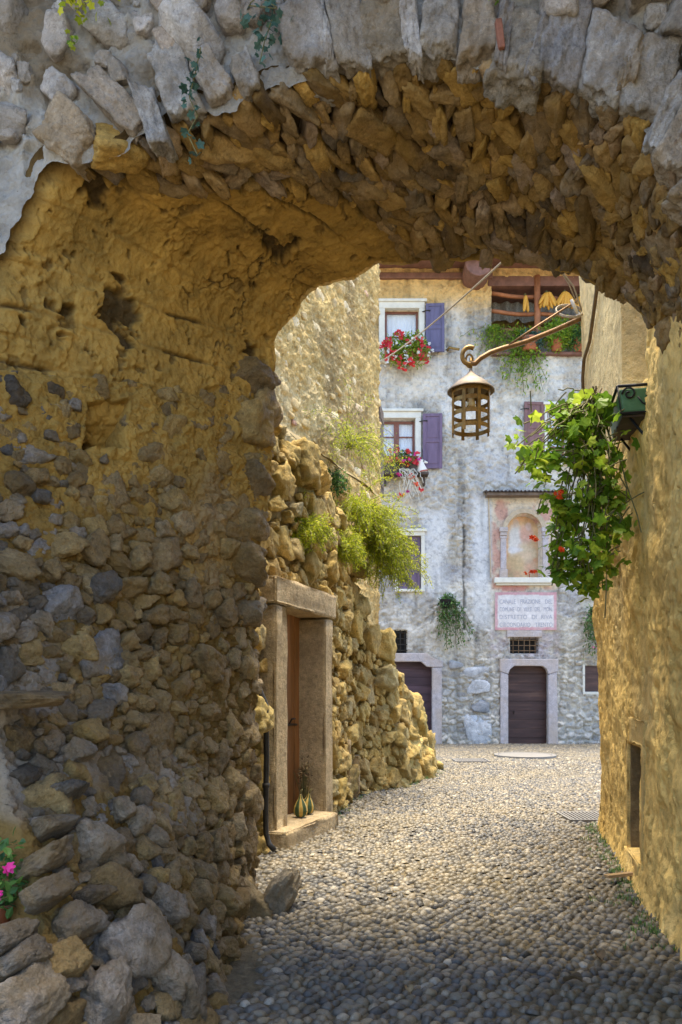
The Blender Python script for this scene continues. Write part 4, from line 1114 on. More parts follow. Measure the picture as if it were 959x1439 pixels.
mesh_obj('fresco', np.stack([xs, 0 * xs + YF + .285, zs], -1).reshape(-1, 3), [grid_faces(90, 140)], M['fresco'], sh, {'paint': np.clip(col, .03, .85).reshape(-1, 3)})
for xa in (703.5, 762.5):
    b = MB()
    fbox(b, xa, xa + 8, 757, 800, -.03, .055); fbox(b, xa - 2, xa + 10, 742, 748, -.03, .10); fbox(b, xa - 1, xa + 9, 748.3, 753, -.03, .08); fbox(b, xa - 1, xa + 9, 753.3, 757, -.03, .06)
    fbox(b, xa - 1.5, xa + 9.5, 800.3, 812, -.03, .09)
    o = b.build('pilaster', M['stone_trim'], sh, bevel=.012)
    at = o.data.attributes.new('rnd', 'FLOAT', 'POINT'); at.data.foreach_set('value', [.5] * len(o.data.vertices))
# arch moulding
b = MB(); ring = []
for rr, dd_ in ((24.6, .055), (31, .055)):
    pass
N_ = 24
for k in range(N_):
    t0, t1 = math.pi * k / N_, math.pi * (k + 1) / N_
    poly = [(fx(737 + 24.6 * math.cos(t0)), fz(746 - 24.6 * math.sin(t0))), (fx(737 + 24.6 * math.cos(t1)), fz(746 - 24.6 * math.sin(t1))),
            (fx(737 + 31 * math.cos(t1)), fz(746 - 31 * math.sin(t1))), (fx(737 + 31 * math.cos(t0)), fz(746 - 31 * math.sin(t0)))]
    b.prism(poly, YF - .055, YF + .05)
M['arch_band'] = plain_mat('arch_band', (.50, .40, .28), .25, 10, .9, bstr=.3)
b.build('arch_moulding', M['arch_band'], sh)
b = MB(); fbox(b, 694, 778, 812.5, 820, -.06, .16); fbox(b, 697, 776, 820, 823, -.06, .10); o = b.build('sill', M['stucco_white'], sh, bevel=.015)
# corrugated roof strip on two boards
nx_ = 160; t_, u_ = np.meshgrid(np.linspace(0, 1, nx_), np.linspace(0, 1, 4), indexing='ij')
xs = fx(679) + (fx(792) - fx(679)) * t_
Vr = np.stack([xs, YF + .05 - .42 * u_, fz(691) - .06 * u_ + .022 * np.sin(t_ * 2 * math.pi * 21)], -1)
M['tin'] = plain_mat('tin', (.13, .11, .11), .35, 12, .6, metal=.5, bstr=.1)
o = mesh_obj('roof', Vr.reshape(-1, 3), [grid_faces(nx_, 4)], M['tin'], sh); sd = o.modifiers.new('solid', 'SOLIDIFY'); sd.thickness = .012
b = MB(); fbox(b, 682, 790, 695.5, 699.5, .0, .30); b.build('roof_board', M['old_wood'], sh, bevel=.006)
b = MB(); b.tube([(fx(686.5), YF - .03, fz(700)), (fx(690), YF - .03, fz(812))], .018, 6); b.build('edge_strip', M['arch_band'], sh)
# ---- painted inscription
pl = part_empty('inscription', 738, 858, vh, 'faded painted inscription of four lines in a pink border')
t_, u_ = np.meshgrid(np.linspace(0, 1, 160), np.linspace(0, 1, 110), indexing='ij')
pxs, pys = 695.5 + 86.5 * t_ - 0 * u_, 885.5 - 53 * u_
edge = np.minimum(np.minimum(t_ * 86.5, (1 - t_) * 86.5), np.minimum(u_ * 53, (1 - u_) * 53))
Pq = np.stack([pxs / 12, pys / 12, 0 * pxs], -1); f1 = fbm(Pq, 4, 151); f2 = fbm(Pq * 3, 3, 152)
bd = sstep(4.6, 3.2, edge + 1.2 * f2) * (.75 + .3 * f1)
col = np.array([.70, .66, .64]) * (1 + .10 * f1[..., None]); col = col * (1 - bd[..., None]) + np.array([.56, .24, .27]) * bd[..., None]
mesh_obj('panel', np.stack([fx(pxs), 0 * pxs + YF - .035, fz(pys)], -1).reshape(-1, 3), [grid_faces(160, 110)], M['fresco'], pl, {'paint': np.clip(col, .03, .85).reshape(-1, 3)})
b = MB(); fbox(b, 695.7, 781.8, 832.7, 885.3, -.03, .033); b.build('backing', M['stucco_white'], pl)
M['ink'] = plain_mat('ink', (.40, .40, .46), .35, 25, .9, bstr=0)
def text_mesh(txt, size):
    cu = bpy.data.curves.new('lettering', 'FONT'); cu.body = txt; cu.size = size; cu.extrude = .001
    tmp = bpy.data.objects.new('text_source', cu); COL.objects.link(tmp); bpy.context.view_layer.update()
    me = bpy.data.meshes.new_from_object(tmp.evaluated_get(bpy.context.evaluated_depsgraph_get())); me.name = 'lettering'
    bpy.data.objects.remove(tmp); bpy.data.curves.remove(cu)
    me.materials.clear(); me.materials.append(M['ink'])
    xs_ = [v.co.x for v in me.vertices]; return me, min(xs_), max(xs_)
for i, words in enumerate((('CANALE', 'FRAZIONE', 'DEL'), ('COMUNE', 'DI', 'VILLE', 'DEL', 'MON.'), ('DISTRETTO', 'DI', 'RIVA'), ('CIRCONDARIO', 'TRENTO'))):
    ms = [text_mesh(w_, .165) for w_ in words]; tot = sum(c_ - a_ for _, a_, c_ in ms); gap_ = .085 if len(words) > 3 else .13
    sc_ = (1.43 - gap_ * (len(words) - 1)) / tot; xc = fx(739) - .715
    for me, a_, c_ in ms:
        me.transform(Matrix.Translation((xc - a_ * sc_, YF - .0385, fz(848.5 + i * 10.8))) @ Matrix.Rotation(math.pi / 2, 4, 'X') @ Matrix.Diagonal((sc_, 1, 1, 1)))
        xc += (c_ - a_) * sc_ + gap_; link(bpy.data.objects.new('lettering', me), pl)

# ---- loggia
lg = part_empty('loggia', 755, 480, vh, 'open timber loggia with railings under the eaves')
M['rail_wood'] = plain_mat('rail_wood', (.36, .14, .06), .3, 9, .7, bstr=.25, stretch=(1, 1, 1))
M['beam_wood'] = plain_mat('beam_wood', (.20, .10, .075), .35, 6, .75, bstr=.35)
b = MB(); fbox(b, 686, 850, 388, 402, -1.0, .02); b.build('beam', M['beam_wood'], lg, bevel=.02)
b = MB(); b.tube([(fx(755), YF + .0, fz(388)), (fx(756), YF + .0, fz(500))], .085, 10); b.build('post', M['rail_wood'], lg, smooth=True)
for (ya, yb, r_) in ((410, 423, .055), (435, 446, .055), (460, 468, .05)):
    b = MB(); pts_ = [(fx(690 + 160 * q), YF + .11 + .02 * math.sin(q * 9), fz(ya + (yb - ya) * q) + .02 * math.sin(q * 13 + ya)) for q in np.linspace(0, 1, 14)]
    b.tube(pts_, r_, 8); b.build('rail', M['rail_wood'], lg, smooth=True)
M['net'] = plain_mat('net', (.28, .27, .25), .5, 30, .95, bstr=.6, bscale=60)
t_, u_ = np.meshgrid(np.linspace(0, 1, 120), np.linspace(0, 1, 14), indexing='ij')
Vn = np.stack([fx(692) + (fx(850) - fx(692)) * t_, YF + .9 + .06 * np.sin(t_ * 60) + .03 * np.sin(t_ * 23), fz(403) - (fz(403) - fz(430)) * u_ * (1 + .08 * np.sin(t_ * 37))], -1)
mesh_obj('hanging_cloth', Vn.reshape(-1, 3), [grid_faces(120, 14)], M['net'], lg)
b = MB(); fbox(b, 693, 850, 446, 459, -.75, -.65); b.build('board', M['beam_wood'], lg)
b = MB(); fbox(b, 690, 852, 497, 501, -.6, .14); b.build('floor_edge', M['beam_wood'], lg, bevel=.01)
# eaves and beam end
ev = part_empty('eaves', 690, 372, vh)
b = MB(); fbox(b, 470, 692, 385, 393, -.05, .10); b.build('wall_plate', M['beam_wood'], ev, bevel=.02)
b = MB(); b.box(fx(450), fx(1000), YF - .95, YF + 3, fz(377), fz(372)); b.build('soffit', M['beam_wood'], ev)
b = MB(); b.box(fx(450), fx(1000), YF - 1.02, YF - .95, fz(385), fz(367)); b.build('fascia', M['rail_wood'], ev, bevel=.02)
b = MB()
for k in range(-4, 24):
    b.tube([(fx(470) + k * .24 + .5, YF - 1.2, fz(363)), (fx(470) + k * .24 + .5, YF + 3, fz(363) + 1.6)], .13, 8)
b.build('roof_tiles', M['roof_tile'], ev, smooth=True)
b = MB(); b.tube([(fx(668), YF + 1.0, fz(389)), (fx(667), YF - .75, fz(389))], .36, 18); b.build('beam_end', M['beam_wood'], ev, smooth=False, bevel=.02)
# hold-back lever for the shutter
b = MB(); b.tube([(fx(628), YF + .05, fz(492)), (fx(631), YF - .12, fz(491)), (fx(645), YF - .13, fz(494))], .035, 8)
M['brass'] = plain_mat('brass', (.30, .20, .07), .3, 20, .45, metal=.8)
o = b.build('shutter_hook', M['brass'], vh, smooth=True)

# ================================================================== PLANTS: helpers
def frames(n, r, droop=0.0):
    """random leaf frames: a = tip direction, c = normal"""
    a = r.normal(size=(n, 3)); a[:, 2] -= droop; a /= np.linalg.norm(a, axis=1, keepdims=True)
    c = r.normal(size=(n, 3)) * .7 + np.array([0, -.25, .9]); c -= a * (a * c).sum(1, keepdims=True)
    c /= np.linalg.norm(c, axis=1, keepdims=True) + 1e-9
    return a, np.cross(c, a), c
def tmpl_round(lobes=5, n=15, depth=.28):
    v = [(0.12, 0, 0)]
    for k in range(n):
        t = 2 * math.pi * k / n - math.pi + math.pi / n
        rr = .5 * (1 - depth * (.5 + .5 * math.cos(t * lobes + math.pi)))
        if abs(t) > 2.75: rr *= .45
        v.append((.42 + rr * math.cos(t), rr * math.sin(t), -.22 * rr * rr * 4 * .5))
    f = [(0, k + 1, (k + 1) % n + 1) for k in range(n)]
    return np.array(v), np.array(f)
def tmpl_oval(wd=.36, fold=.10):
    v = [(0, 0, 0), (.35, wd * .5, fold), (.72, wd * .42, fold * .6), (1, 0, -.08), (.72, -wd * .42, fold * .6), (.35, -wd * .5, fold), (.5, 0, 0)]
    f = [(0, 6, 1), (1, 6, 2), (2, 6, 3), (3, 6, 4), (4, 6, 5), (5, 6, 0)]
    return np.array(v), np.array(f)
T_GER, T_OVAL = tmpl_round(5, 25, .34), tmpl_oval()
T_IVY = tmpl_round(5, 15, .42)
T_PETAL = tmpl_round(5, 20, .45)
T_NEED = (np.array([(0, 0, 0), (.5, .13, .03), (1, 0, 0), (.5, -.13, .03)]), np.array([(0, 1, 2), (0, 2, 3)]))
def leaves(P, size, tm, r, droop=0.0, fr=None, rnd=None, centre=False):
    U, Fc = tm; n = len(P); a, b_, c = fr if fr is not None else frames(n, r, droop)
    U_ = U - np.array([.42, 0, 0]) if centre else U
    L = U_[None] * np.asarray(size).reshape(-1, 1, 1) * np.ones((n, 1, 1))
    V = P[:, None] + L[..., :1] * a[:, None] + L[..., 1:2] * b_[:, None] + L[..., 2:3] * c[:, None]
    f = (Fc[None] + (np.arange(n) * len(U))[:, None, None]).reshape(-1, Fc.shape[1])
    return V.reshape(-1, 3), f, np.repeat(r.random(n) if rnd is None else rnd, len(U))
M['leaf_green'] = leaf_mat('leaf_green', [(0, (.10, .21, .02)), (.5, (.24, .40, .035)), (1, (.46, .55, .06))], trans=.5)
M['leaf_bright'] = leaf_mat('leaf_bright', [(0, (.20, .28, .015)), (.5, (.42, .48, .025)), (1, (.64, .62, .05))], trans=.45)
M['leaf_dark'] = leaf_mat('leaf_dark', [(0, (.035, .10, .035)), (.6, (.09, .20, .05)), (1, (.18, .32, .07))])
M['leaf_blue'] = leaf_mat('leaf_blue', [(0, (.04, .10, .08)), (1, (.10, .20, .17))])
M['leaf_dry'] = leaf_mat('leaf_dry', [(0, (.10, .07, .04)), (.6, (.22, .15, .08)), (1, (.35, .28, .16))], trans=.15, rough=.8)
M['petal_red'] = leaf_mat('petal_red', [(0, (.55, .02, .03)), (1, (.75, .05, .06))], trans=.25)
M['petal_orange'] = leaf_mat('petal_orange', [(0, (.70, .06, .02)), (1, (.85, .14, .04))], trans=.25)
M['petal_white'] = leaf_mat('petal_white', [(0, (.75, .74, .70)), (1, (.85, .85, .83))], trans=.2)
M['petal_pink'] = leaf_mat('petal_pink', [(0, (.55, .03, .22)), (1, (.75, .05, .42))], trans=.25)
M['terracotta'] = plain_mat('terracotta', (.42, .15, .08), .25, 12, .8, bstr=.25)
M['stem'] = plain_mat('stem', (.14, .13, .05), .3, 20, .7, bstr=.1)

def ellipsoid_pts(c, r3, n, r, shell=.55):
    d = r.normal(size=(n, 3)); d /= np.linalg.norm(d, axis=1, keepdims=True)
    q = (shell + (1 - shell) * r.random(n)) ** .8
    lump = 1 + .22 * vnoise(d * 2.1 + r.uniform(-9, 9), 3)
    return np.array(c) + d * (q * lump)[:, None] * np.array(r3)
def foliage_obj(name, parent, chunks, mat):
    V, fl, rn, mi = join([(v, f, r_, 0) for v, f, r_ in chunks]); return mesh_obj(name, V, fl, mat, parent, {'rnd': rn}, smooth=False)
def stems_obj(parent, lines, r=.004, name='stem', mat=None, n=5):
    b = MB()
    for l in lines: b.tube(l, r, n, cap=False)
    return b.build(name, mat or M['stem'], parent, smooth=True)
def arc_line(p0, p1, sag, n=8, r=None, wob=.0):
    p0, p1 = np.array(p0, float), np.array(p1, float); t = np.linspace(0, 1, n)[:, None]
    L = p0 * (1 - t) + p1 * t; L[:, 2] += sag * 4 * (t * (1 - t))[:, 0]
    if wob and r is not None: L[1:-1] += r.normal(size=(n - 2, 3)) * wob
    return L

# feathery yellow-green plants on the rubble wall
def feathery(px, py, Y, nf, ln, spread, lab, seed, up=.25, toward=(.35, -.3), leaf=.045, gr=None, droop=1.0, along=None):
    r = np.random.default_rng(seed); base = np.array(W(px, py, Y))
    root = thing('feathery_shrub', tuple(base), lab, 'shrub', gr)
    lines = []; LP = []; LA = []
    for k in range(nf):
        th = r.uniform(0, 2 * math.pi); L = ln * r.uniform(.45, 1.0)
        d = np.array([math.cos(th) * spread[0] + toward[0], math.sin(th) * spread[1] + toward[1], up + r.uniform(-.2, .55)])
        p = base + r.normal(size=3) * np.array([.16, .08, .08]) * spread[0] + (np.array(W(*along)) - base) * (r.random() if along else 0) if along else base + r.normal(size=3) * np.array([.16, .08, .08]) * spread[0]; line = [p.copy()]
        v = d / np.linalg.norm(d)
        for q in range(12):
            v = v + np.array([0, 0, -.10 * droop]) + r.normal(size=3) * .09; v /= np.linalg.norm(v); p = p + v * L / 12; line.append(p.copy())
        line = np.array(line); lines.append(line)
        m = int(110 * L / ln); tq = r.uniform(.15, 1, m) * 11.99; i = tq.astype(int); fr_ = (tq - i)[:, None]
        q = line[i] * (1 - fr_) + line[i + 1] * fr_; dv = line[i + 1] - line[i]; dv /= np.linalg.norm(dv, axis=1, keepdims=True)
        LP.append(q + r.normal(size=(m, 3)) * (.018 + .03 * (ln > 1))); LA.append(dv * .8 + r.normal(size=(m, 3)) * .75)
    LP = np.concatenate(LP); a = np.concatenate(LA); a /= np.linalg.norm(a, axis=1, keepdims=True)
    c = r.normal(size=a.shape) + np.array([0, -.3, .8]); c -= a * (a * c).sum(1, keepdims=True); c /= np.linalg.norm(c, axis=1, keepdims=True)
    foliage_obj('foliage', root, [leaves(LP, r.uniform(.6, 1.25, len(LP)) * leaf, T_NEED, r, fr=(a, np.cross(c, a), c))], M['leaf_bright'])
    stems_obj(root, lines, .0035)
    return root
G_F = 'feathery shrubs rooted in the rubble wall'
feathery(416, 745, 8.7, 100, .42, (.5, .4), 'smallest feathery yellow-green shrub, rooted just above the doorway lintel', 201, up=.2, gr=G_F, leaf=.036, droop=1.9)
feathery(476, 768, 10.3, 80, .42, (.4, .35), 'rounded feathery green shrub right of the doorway, between the other two', 202, up=.1, gr=G_F, leaf=.038, droop=1.8)
feathery(500, 712, 11.1, 380, .80, (.42, .4), 'largest feathery yellow-green shrub spilling over the wall toward the lane', 203, up=.30, toward=(.14, -.3), gr=G_F, leaf=.045, droop=1.7, along=(546, 812, 11.7))
feathery(489, 630, 12.0, 48, 1.15, (.25, .25), 'wispy yellow-green shrub climbing the sloped coping by the rendered house', 204, up=.2, toward=(.2, -.1), gr=G_F, leaf=.042, droop=2.2)
# dark green tuft beneath the coping
def tuft(name, px, py, Y, r3, n, size, mat, lab, cat, seed, tm=T_OVAL, gr=None, droop=.3, nst=10):
    r = np.random.default_rng(seed); c = np.array(W(px, py, Y)); root = thing(name, tuple(c), lab, cat, gr)
    P_ = ellipsoid_pts(c, r3, n, r, .3)
    foliage_obj('foliage', root, [leaves(P_, r.uniform(.6, 1.2, n) * size, tm, r, droop)], mat)
    stems_obj(root, [arc_line(c + np.array([0, .05, -r3[2] * .5]), P_[k], .02, 6, r, .004) for k in range(nst)], .003)
    return root
tuft('leafy_plant', 474, 676, 10.9, (.16, .15, .2), 260, .07, M['leaf_dark'], 'dark green leafy plant growing out of the rubble wall under the coping', 'plant', 211)

# big trailing geranium from the iron planter on the right house
r = np.random.default_rng(221)
ger = thing('trailing_geranium', W(835, 590, 6.1), 'large trailing green geranium with a few orange-red flowers hanging from the iron planter', 'plant')
root0 = np.array(W(838, 560, 6.1)); lines = []; LP = []
blobs = [((775, 632), (.30, .26, .26), 190), ((738, 650), (.17, .2, .11), 75), ((752, 610), (.10, .12, .09), 30), ((815, 620), (.24, .22, .26), 150), ((800, 690), (.33, .26, .26), 230), ((840, 660), (.15, .2, .3), 90), ((790, 745), (.24, .22, .22), 150), ((815, 790), (.24, .22, .24), 170), ((835, 735), (.16, .18, .2), 80), ((775, 800), (.12, .14, .15), 50), ((862, 735), (.08, .1, .14), 22), ((815, 828), (.12, .1, .08), 26), ((800, 590), (.18, .15, .10), 70), ((832, 588), (.12, .15, .12), 60), ((850, 620), (.08, .1, .12), 30)]
for (px, py), r3, n in blobs:
    c = np.array(W(px + (15 if py > 680 else 4), py - 8, 6.0 + r.uniform(-.1, .15))); LP.append(ellipsoid_pts(c, r3, n, r, .35))
    for k in range(4): lines.append(arc_line(root0, c + r.normal(size=3) * .1, .035, 10, r, .012))
LP = np.concatenate(LP); LP = np.concatenate([LP, LP[::2] + r.normal(size=(len(LP[::2]), 3)) * .06]); LP = LP[r.random(len(LP)) < .68 * sstep(-.6, .0, vnoise(LP * 5.5, 77)) + .08]
ch = [leaves(LP, r.uniform(.05, .125, len(LP)), T_GER, r, .25)]
foliage_obj('foliage', ger, ch, M['leaf_green'])
for q in LP[::7]: lines.append(arc_line(q, q + r.normal(size=3) * .06 + np.array([.05, .02, .08]), .01, 4))
stems_obj(ger, lines, .005)
dead = [arc_line(root0 + np.array([-.02 + r.normal() * .03, r.normal() * .03, .08]), root0 + np.array([-.08 + r.normal() * .06, r.normal() * .06, -.42 + r.normal() * .1]), .05, 8, r, .012) for k in range(16)]
stems_obj(ger, dead, .006, 'dry_stalks', M['old_wood'])
for (px, py) in ((751, 756), (791, 771), (745, 805), (786, 693)):
    c = np.array(W(px, py, 5.85)); n = 7
    V, f, rn = leaves(c + r.normal(size=(n, 3)) * .016, np.full(n, .045), T_PETAL, r, centre=True)
    mesh_obj('blossom', V, [f], M['petal_orange'], ger, {'rnd': rn}, smooth=False)

# flower boxes on the facade
def flower_mass(root, c, r3, n, size, mat, seed, flowers, tm=T_OVAL, droop=.4, front=True):
    r = np.random.default_rng(seed); P_ = ellipsoid_pts(c, r3, n, r, .35)
    foliage_obj('foliage', root, [leaves(P_, r.uniform(.6, 1.2, n) * size, tm, r, droop)], mat)
    for mname, nf, fs in flowers:
        d = r.normal(size=(nf, 3)); d[:, 1] = -np.abs(d[:, 1]) - .2; d[:, 2] -= .15; d /= np.linalg.norm(d, axis=1, keepdims=True)
        q = np.array(c) + d * np.array(r3) * r.uniform(.85, 1.15, (nf, 1))
        Pf = (q[:, None] + r.normal(size=(nf, 5, 3)) * fs * .35).reshape(-1, 3); n2_ = len(Pf)
        a = r.normal(size=(n2_, 3)); c_ = np.tile([[0, -1., .3]], (n2_, 1)) + r.normal(size=(n2_, 3)) * .4
        c_ /= np.linalg.norm(c_, axis=1, keepdims=True); a -= c_ * (a * c_).sum(1, keepdims=True); a /= np.linalg.norm(a, axis=1, keepdims=True)
        V, f, rn = leaves(Pf, np.full(n2_, fs), T_PETAL, r, fr=(a, np.cross(c_, a), c_), centre=True)
        mesh_obj('blossoms', V, [f], M[mname], root, {'rnd': rn}, smooth=False)
G_B = 'flower boxes on the facade windows'
fb = thing('flower_box', (fx(568), YF - .25, fz(505)), 'overflowing box of red and white flowers under the top window', 'flower box', G_B)
b = MB(); fbox(b, 540, 602, 497, 509, .06, .34); b.build('trough', M['terracotta'], fb, bevel=.02)
flower_mass(fb, (fx(570), YF - .32, fz(498)), (.68, .26, .48), 1500, .11, M['leaf_green'], 231, [('petal_red', 42, .09), ('petal_white', 20, .075)])
fb2 = thing('flower_box', (fx(560), YF - .25, fz(656)), 'terracotta box of red geraniums on the middle window shelf', 'flower box', G_B)
b = MB(); b.prism([(fx(538), fz(655)), (fx(560), fz(655)), (fx(561), fz(645)), (fx(536), fz(645))], YF - .33, YF - .09); b.prism([(fx(562), fz(655)), (fx(583), fz(655)), (fx(585), fz(645)), (fx(562), fz(645))], YF - .33, YF - .09)
for z_ in (): pass
bo = b.build('trough', M['terracotta'], fb2, bevel=.015)
b = MB(); fbox(b, 536, 584, 655.4, 667.8, .1, .30); b.build('stand', M['shelf_wood'], fb2)
flower_mass(fb2, (fx(566), YF - .30, fz(648)), (.42, .2, .26), 560, .09, M['leaf_dark'], 232, [('petal_red', 13, .085), ('petal_pink', 5, .08)])
gar = thing('dried_garland', (fx(572), YF - .38, fz(672)), 'straggly hanging garland of bare stems and red blooms below the middle window', 'garland')
r = np.random.default_rng(233)
stems_obj(gar, [arc_line((fx(566 + r.uniform(-6, 14)), YF - .36, fz(664)), (fx(568 + r.uniform(-8, 26)), YF - .40, fz(r.uniform(680, 710))), .12, 9, r, .02) for _ in range(26)], .008, 'twigs', M['stucco_white'])
for q, (px, py) in enumerate(((562, 702), (572, 696), (583, 686), (590, 694), (560, 672), (577, 676))):
    V, f, rn = leaves(np.array([(fx(px), YF - .43, fz(py))]) + r.normal(size=(8, 3)) * .035, np.full(8, .09), T_PETAL, r, centre=True)
    mesh_obj('bloom', V, [f], M[['petal_red', 'petal_pink', 'petal_orange'][q % 3]], gar, {'rnd': rn}, smooth=False)
# jug on the shelf
jug = thing('jug', (fx(591), YF - .22, fz(668)), 'white enamel jug with red rim tilted on the window shelf', 'jug')
MJ = Matrix.Rotation(math.radians(-14), 4, 'Y')
b = MB(); b.lathe([(.0, 0), (.135, 0), (.15, .03), (.125, .12), (.095, .24), (.09, .30), (.105, .33), (.098, .33), (.08, .29)], (fx(593), YF - .22, fz(667.5)), 20, MJ)
M['enamel'] = plain_mat('enamel', (.76, .74, .70), .08, 8, .3, bstr=.05); b.build('body', M['enamel'], jug, smooth=True)
b = MB(); b.lathe([(.152, .0), (.155, .03), (.150, .04)], (fx(593), YF - .22, fz(667.5)), 20, MJ); M['red_rim'] = plain_mat('red_rim', (.35, .10, .07), .2, 10, .5); b.build('rim', M['red_rim'], jug, smooth=True)
b = MB(); b.tube([Vector((fx(589), YF - .22, fz(652))), Vector((fx(584), YF - .22, fz(653))), Vector((fx(583.5), YF - .22, fz(659))), Vector((fx(586.5), YF - .22, fz(664)))], .018, 8); b.build('handle', M['enamel'], jug, smooth=True)
b = MB(); b.tube([Vector((fx(595), YF - .22, fz(652))), Vector((fx(600), YF - .22, fz(653.5)))], .045, 8, r1=.02); b.build('spout', M['enamel'], jug, smooth=True)

# pots and greenery on the loggia edge
G_P = 'potted plants along the loggia edge'
for i, (px, w_, mat, r3, n, lab, ht) in enumerate(((742, 26, 'leaf_blue', (.40, .24, .28), 700, 'low blue-green potted plant on the loggia edge', 0),
        (781, 17, 'leaf_green', (.52, .3, .46), 1200, 'bushy bright green potted plant in the middle of the loggia edge', 8),
        (812, 18, 'leaf_dark', (.42, .3, .44), 900, 'dark green potted plant nearest the ochre house on the loggia edge', 4))):
    rt = thing('potted_plant', (fx(px), YF - .12, fz(500)), lab, 'potted plant', G_P)
    b = MB(); wm = w_ / F * YF * .5
    b.lathe([(0, 0), (wm * .8, 0), (wm, .28), (wm * 1.08, .29), (wm * 1.08, .34), (wm * .95, .34), (wm * .9, .2)], (fx(px), YF - .12, fz(497) + .01), 20); b.build('pot', M['terracotta'], rt, smooth=True)
    c = np.array((fx(px + 2), YF - .2, fz(482 - ht))); r = np.random.default_rng(240 + i); P_ = ellipsoid_pts(c, r3, n, r, .3)
    foliage_obj('foliage', rt, [leaves(P_, r.uniform(.6, 1.2, n) * .10, T_OVAL, r, -.2)], M[mat])
def hang_plant(px0, py0, wpx, hpx, n, mat, lab, seed, pot=True, gr='plants hanging on the facade', size=.10, fl=None, side=0, Yo=.22):
    r = np.random.default_rng(seed); rt = thing('hanging_plant', (fx(px0), YF - Yo, fz(py0)), lab, 'hanging plant', gr)
    if pot:
        b = MB(); b.lathe([(0, -.16), (.10, -.16), (.16, .06), (.17, .08), (.15, .08), (.12, .0)], (fx(px0) - .12 * side, YF - Yo, fz(py0 + 6)), 16); b.build('pot', M['dark'], rt, smooth=True)
        b = MB(); b.tube([(fx(px0) - .12 * side, YF + .05, fz(py0 + 2)), (fx(px0) - .12 * side, YF - Yo, fz(py0 + 3)), (fx(px0) - .12 * side - .12, YF - Yo - .1, fz(py0 + 6))], .014, 6); b.build('bracket', M['iron'], rt, smooth=True)
    lines = []; LP = []
    for k in range(34):
        e = np.array((fx(px0 + r.normal() * wpx * .38 + side * wpx * .35), YF - Yo - r.uniform(0, .15), fz(py0 + hpx * r.uniform(.2, 1.0))))
        l = arc_line((fx(px0 + r.normal() * wpx * .12), YF - Yo, fz(py0)), e, .15, 10, r, .015); lines.append(l); m = n // 34
        i = r.integers(1, 10, m); LP.append(l[i] + r.normal(size=(m, 3)) * .05)
    LP = np.concatenate(LP); foliage_obj('foliage', rt, [leaves(LP, r.uniform(.6, 1.2, len(LP)) * size, T_OVAL, r, .6)], M[mat]); stems_obj(rt, lines, .006)
    if fl:
        for (px, py) in fl:
            V, f, rn = leaves(np.array([(fx(px), YF - Yo - .22, fz(py))]) + r.normal(size=(7, 3)) * .03, np.full(7, .09), T_PETAL, r, centre=True); mesh_obj('bloom', V, [f], M['petal_pink'], rt, {'rnd': rn}, smooth=False)
hang_plant(628, 842, 40, 72, 950, 'leaf_dark', 'green plant trailing from a dark wall pot left of the painted inscription', 251, side=.5)
hang_plant(834, 858, 30, 72, 800, 'leaf_dark', 'green plant with a pink flower hanging beside the ochre house', 252, side=0, fl=((833, 908), (836, 912)))
hang_plant(733, 468, 42, 90, 1500, 'leaf_green', 'loose green trailer hanging down from the loggia edge', 253, pot=False, size=.11, Yo=.12, side=-.1)
hang_plant(694, 466, 44, 46, 1100, 'leaf_green', 'sparse green creeper on the rough stone pier by the loggia', 254, pot=False, size=.075, Yo=.10)

# maize cobs hung to dry
M['maize'] = plain_mat('maize', (.62, .32, .04), .25, 40, .6, bstr=.4, bscale=120)
for i, (px, py, n, lab) in enumerate(((738, 429, 2, 'narrow pair of dried maize cobs hanging left of the loggia post'), (768, 425, 8, 'bunch of dried maize cobs hanging just right of the loggia post'), (793, 424, 12, 'widest bunch of dried maize cobs on the loggia rail'), (814, 430, 5, 'bunch of dried maize cobs nearest the ochre house'))):
    r = np.random.default_rng(260 + i); rt = thing('maize_bunch', (fx(px), YF - .02, fz(py - 12)), lab, 'maize bunch', 'maize bunches drying on the loggia')
    for k in range(n):
        a = (k / max(1, n - 1) - .5) * 1.3 if n > 2 else (k - .5) * .3
        x0, z0 = fx(px), fz(py - 10); L = .42 * r.uniform(.85, 1.1); yo = YF - .05 - r.uniform(0, .14)
        p0 = Vector((x0 + .05 * a, yo, z0)); p1 = Vector((x0 + math.sin(a) * L, yo - .03, z0 - math.cos(a) * L))
        b = MB(); pr = [.02, .05, .056, .05, .04, .012]; ps = [p0.lerp(p1, q) for q in (0, .1, .35, .65, .88, 1)]
        for j in range(5): b.tube([ps[j], ps[j + 1]], pr[j], 8, cap=(j in (0, 4)), r1=pr[j + 1])
        b.build('cob', M['maize'], rt, smooth=True)
    b = MB(); b.tube([(fx(px), YF + .08, fz(py - 17)), (fx(px), YF - .06, fz(py - 14)), (fx(px), YF - .06, fz(py - 9))], .025, 6); b.build('tie', M['leaf_dry'] if False else M['stem'], rt)

# ================================================================== LANTERN on its bracket
YL = 8.2
def L(px, py, dy=0): return Vector(W(px, py, YL + dy))
br = thing('lantern_bracket', tuple(L(818, 447, .55)), 'long rusty iron bracket arm with hook reaching out from the ochre house', 'bracket')
M['old_brass'] = plain_mat('old_brass', (.30, .19, .065), .35, 18, .5, metal=.75, bstr=.25, bscale=60)
M['iron_brown'] = plain_mat('iron_brown', (.20, .115, .05), .35, 18, .55, metal=.55, bstr=.2)
b = MB()
ctrl = [L(835, 440, .58), L(818, 447, .52), L(780, 464, .36), L(740, 480, .22), L(705, 490, .1), L(688, 496, .03), L(675, 504, 0), L(668, 511, 0), L(661, 511, 0)]
b.tube(ctrl, .026, 12); b.build('arm', M['iron_brown'], br, smooth=True)
b = MB(); ring = [L(660.5 + 10.5 * math.cos(a), 500 - 12 * math.sin(a)) for a in np.linspace(1.0, 5.15, 22)]
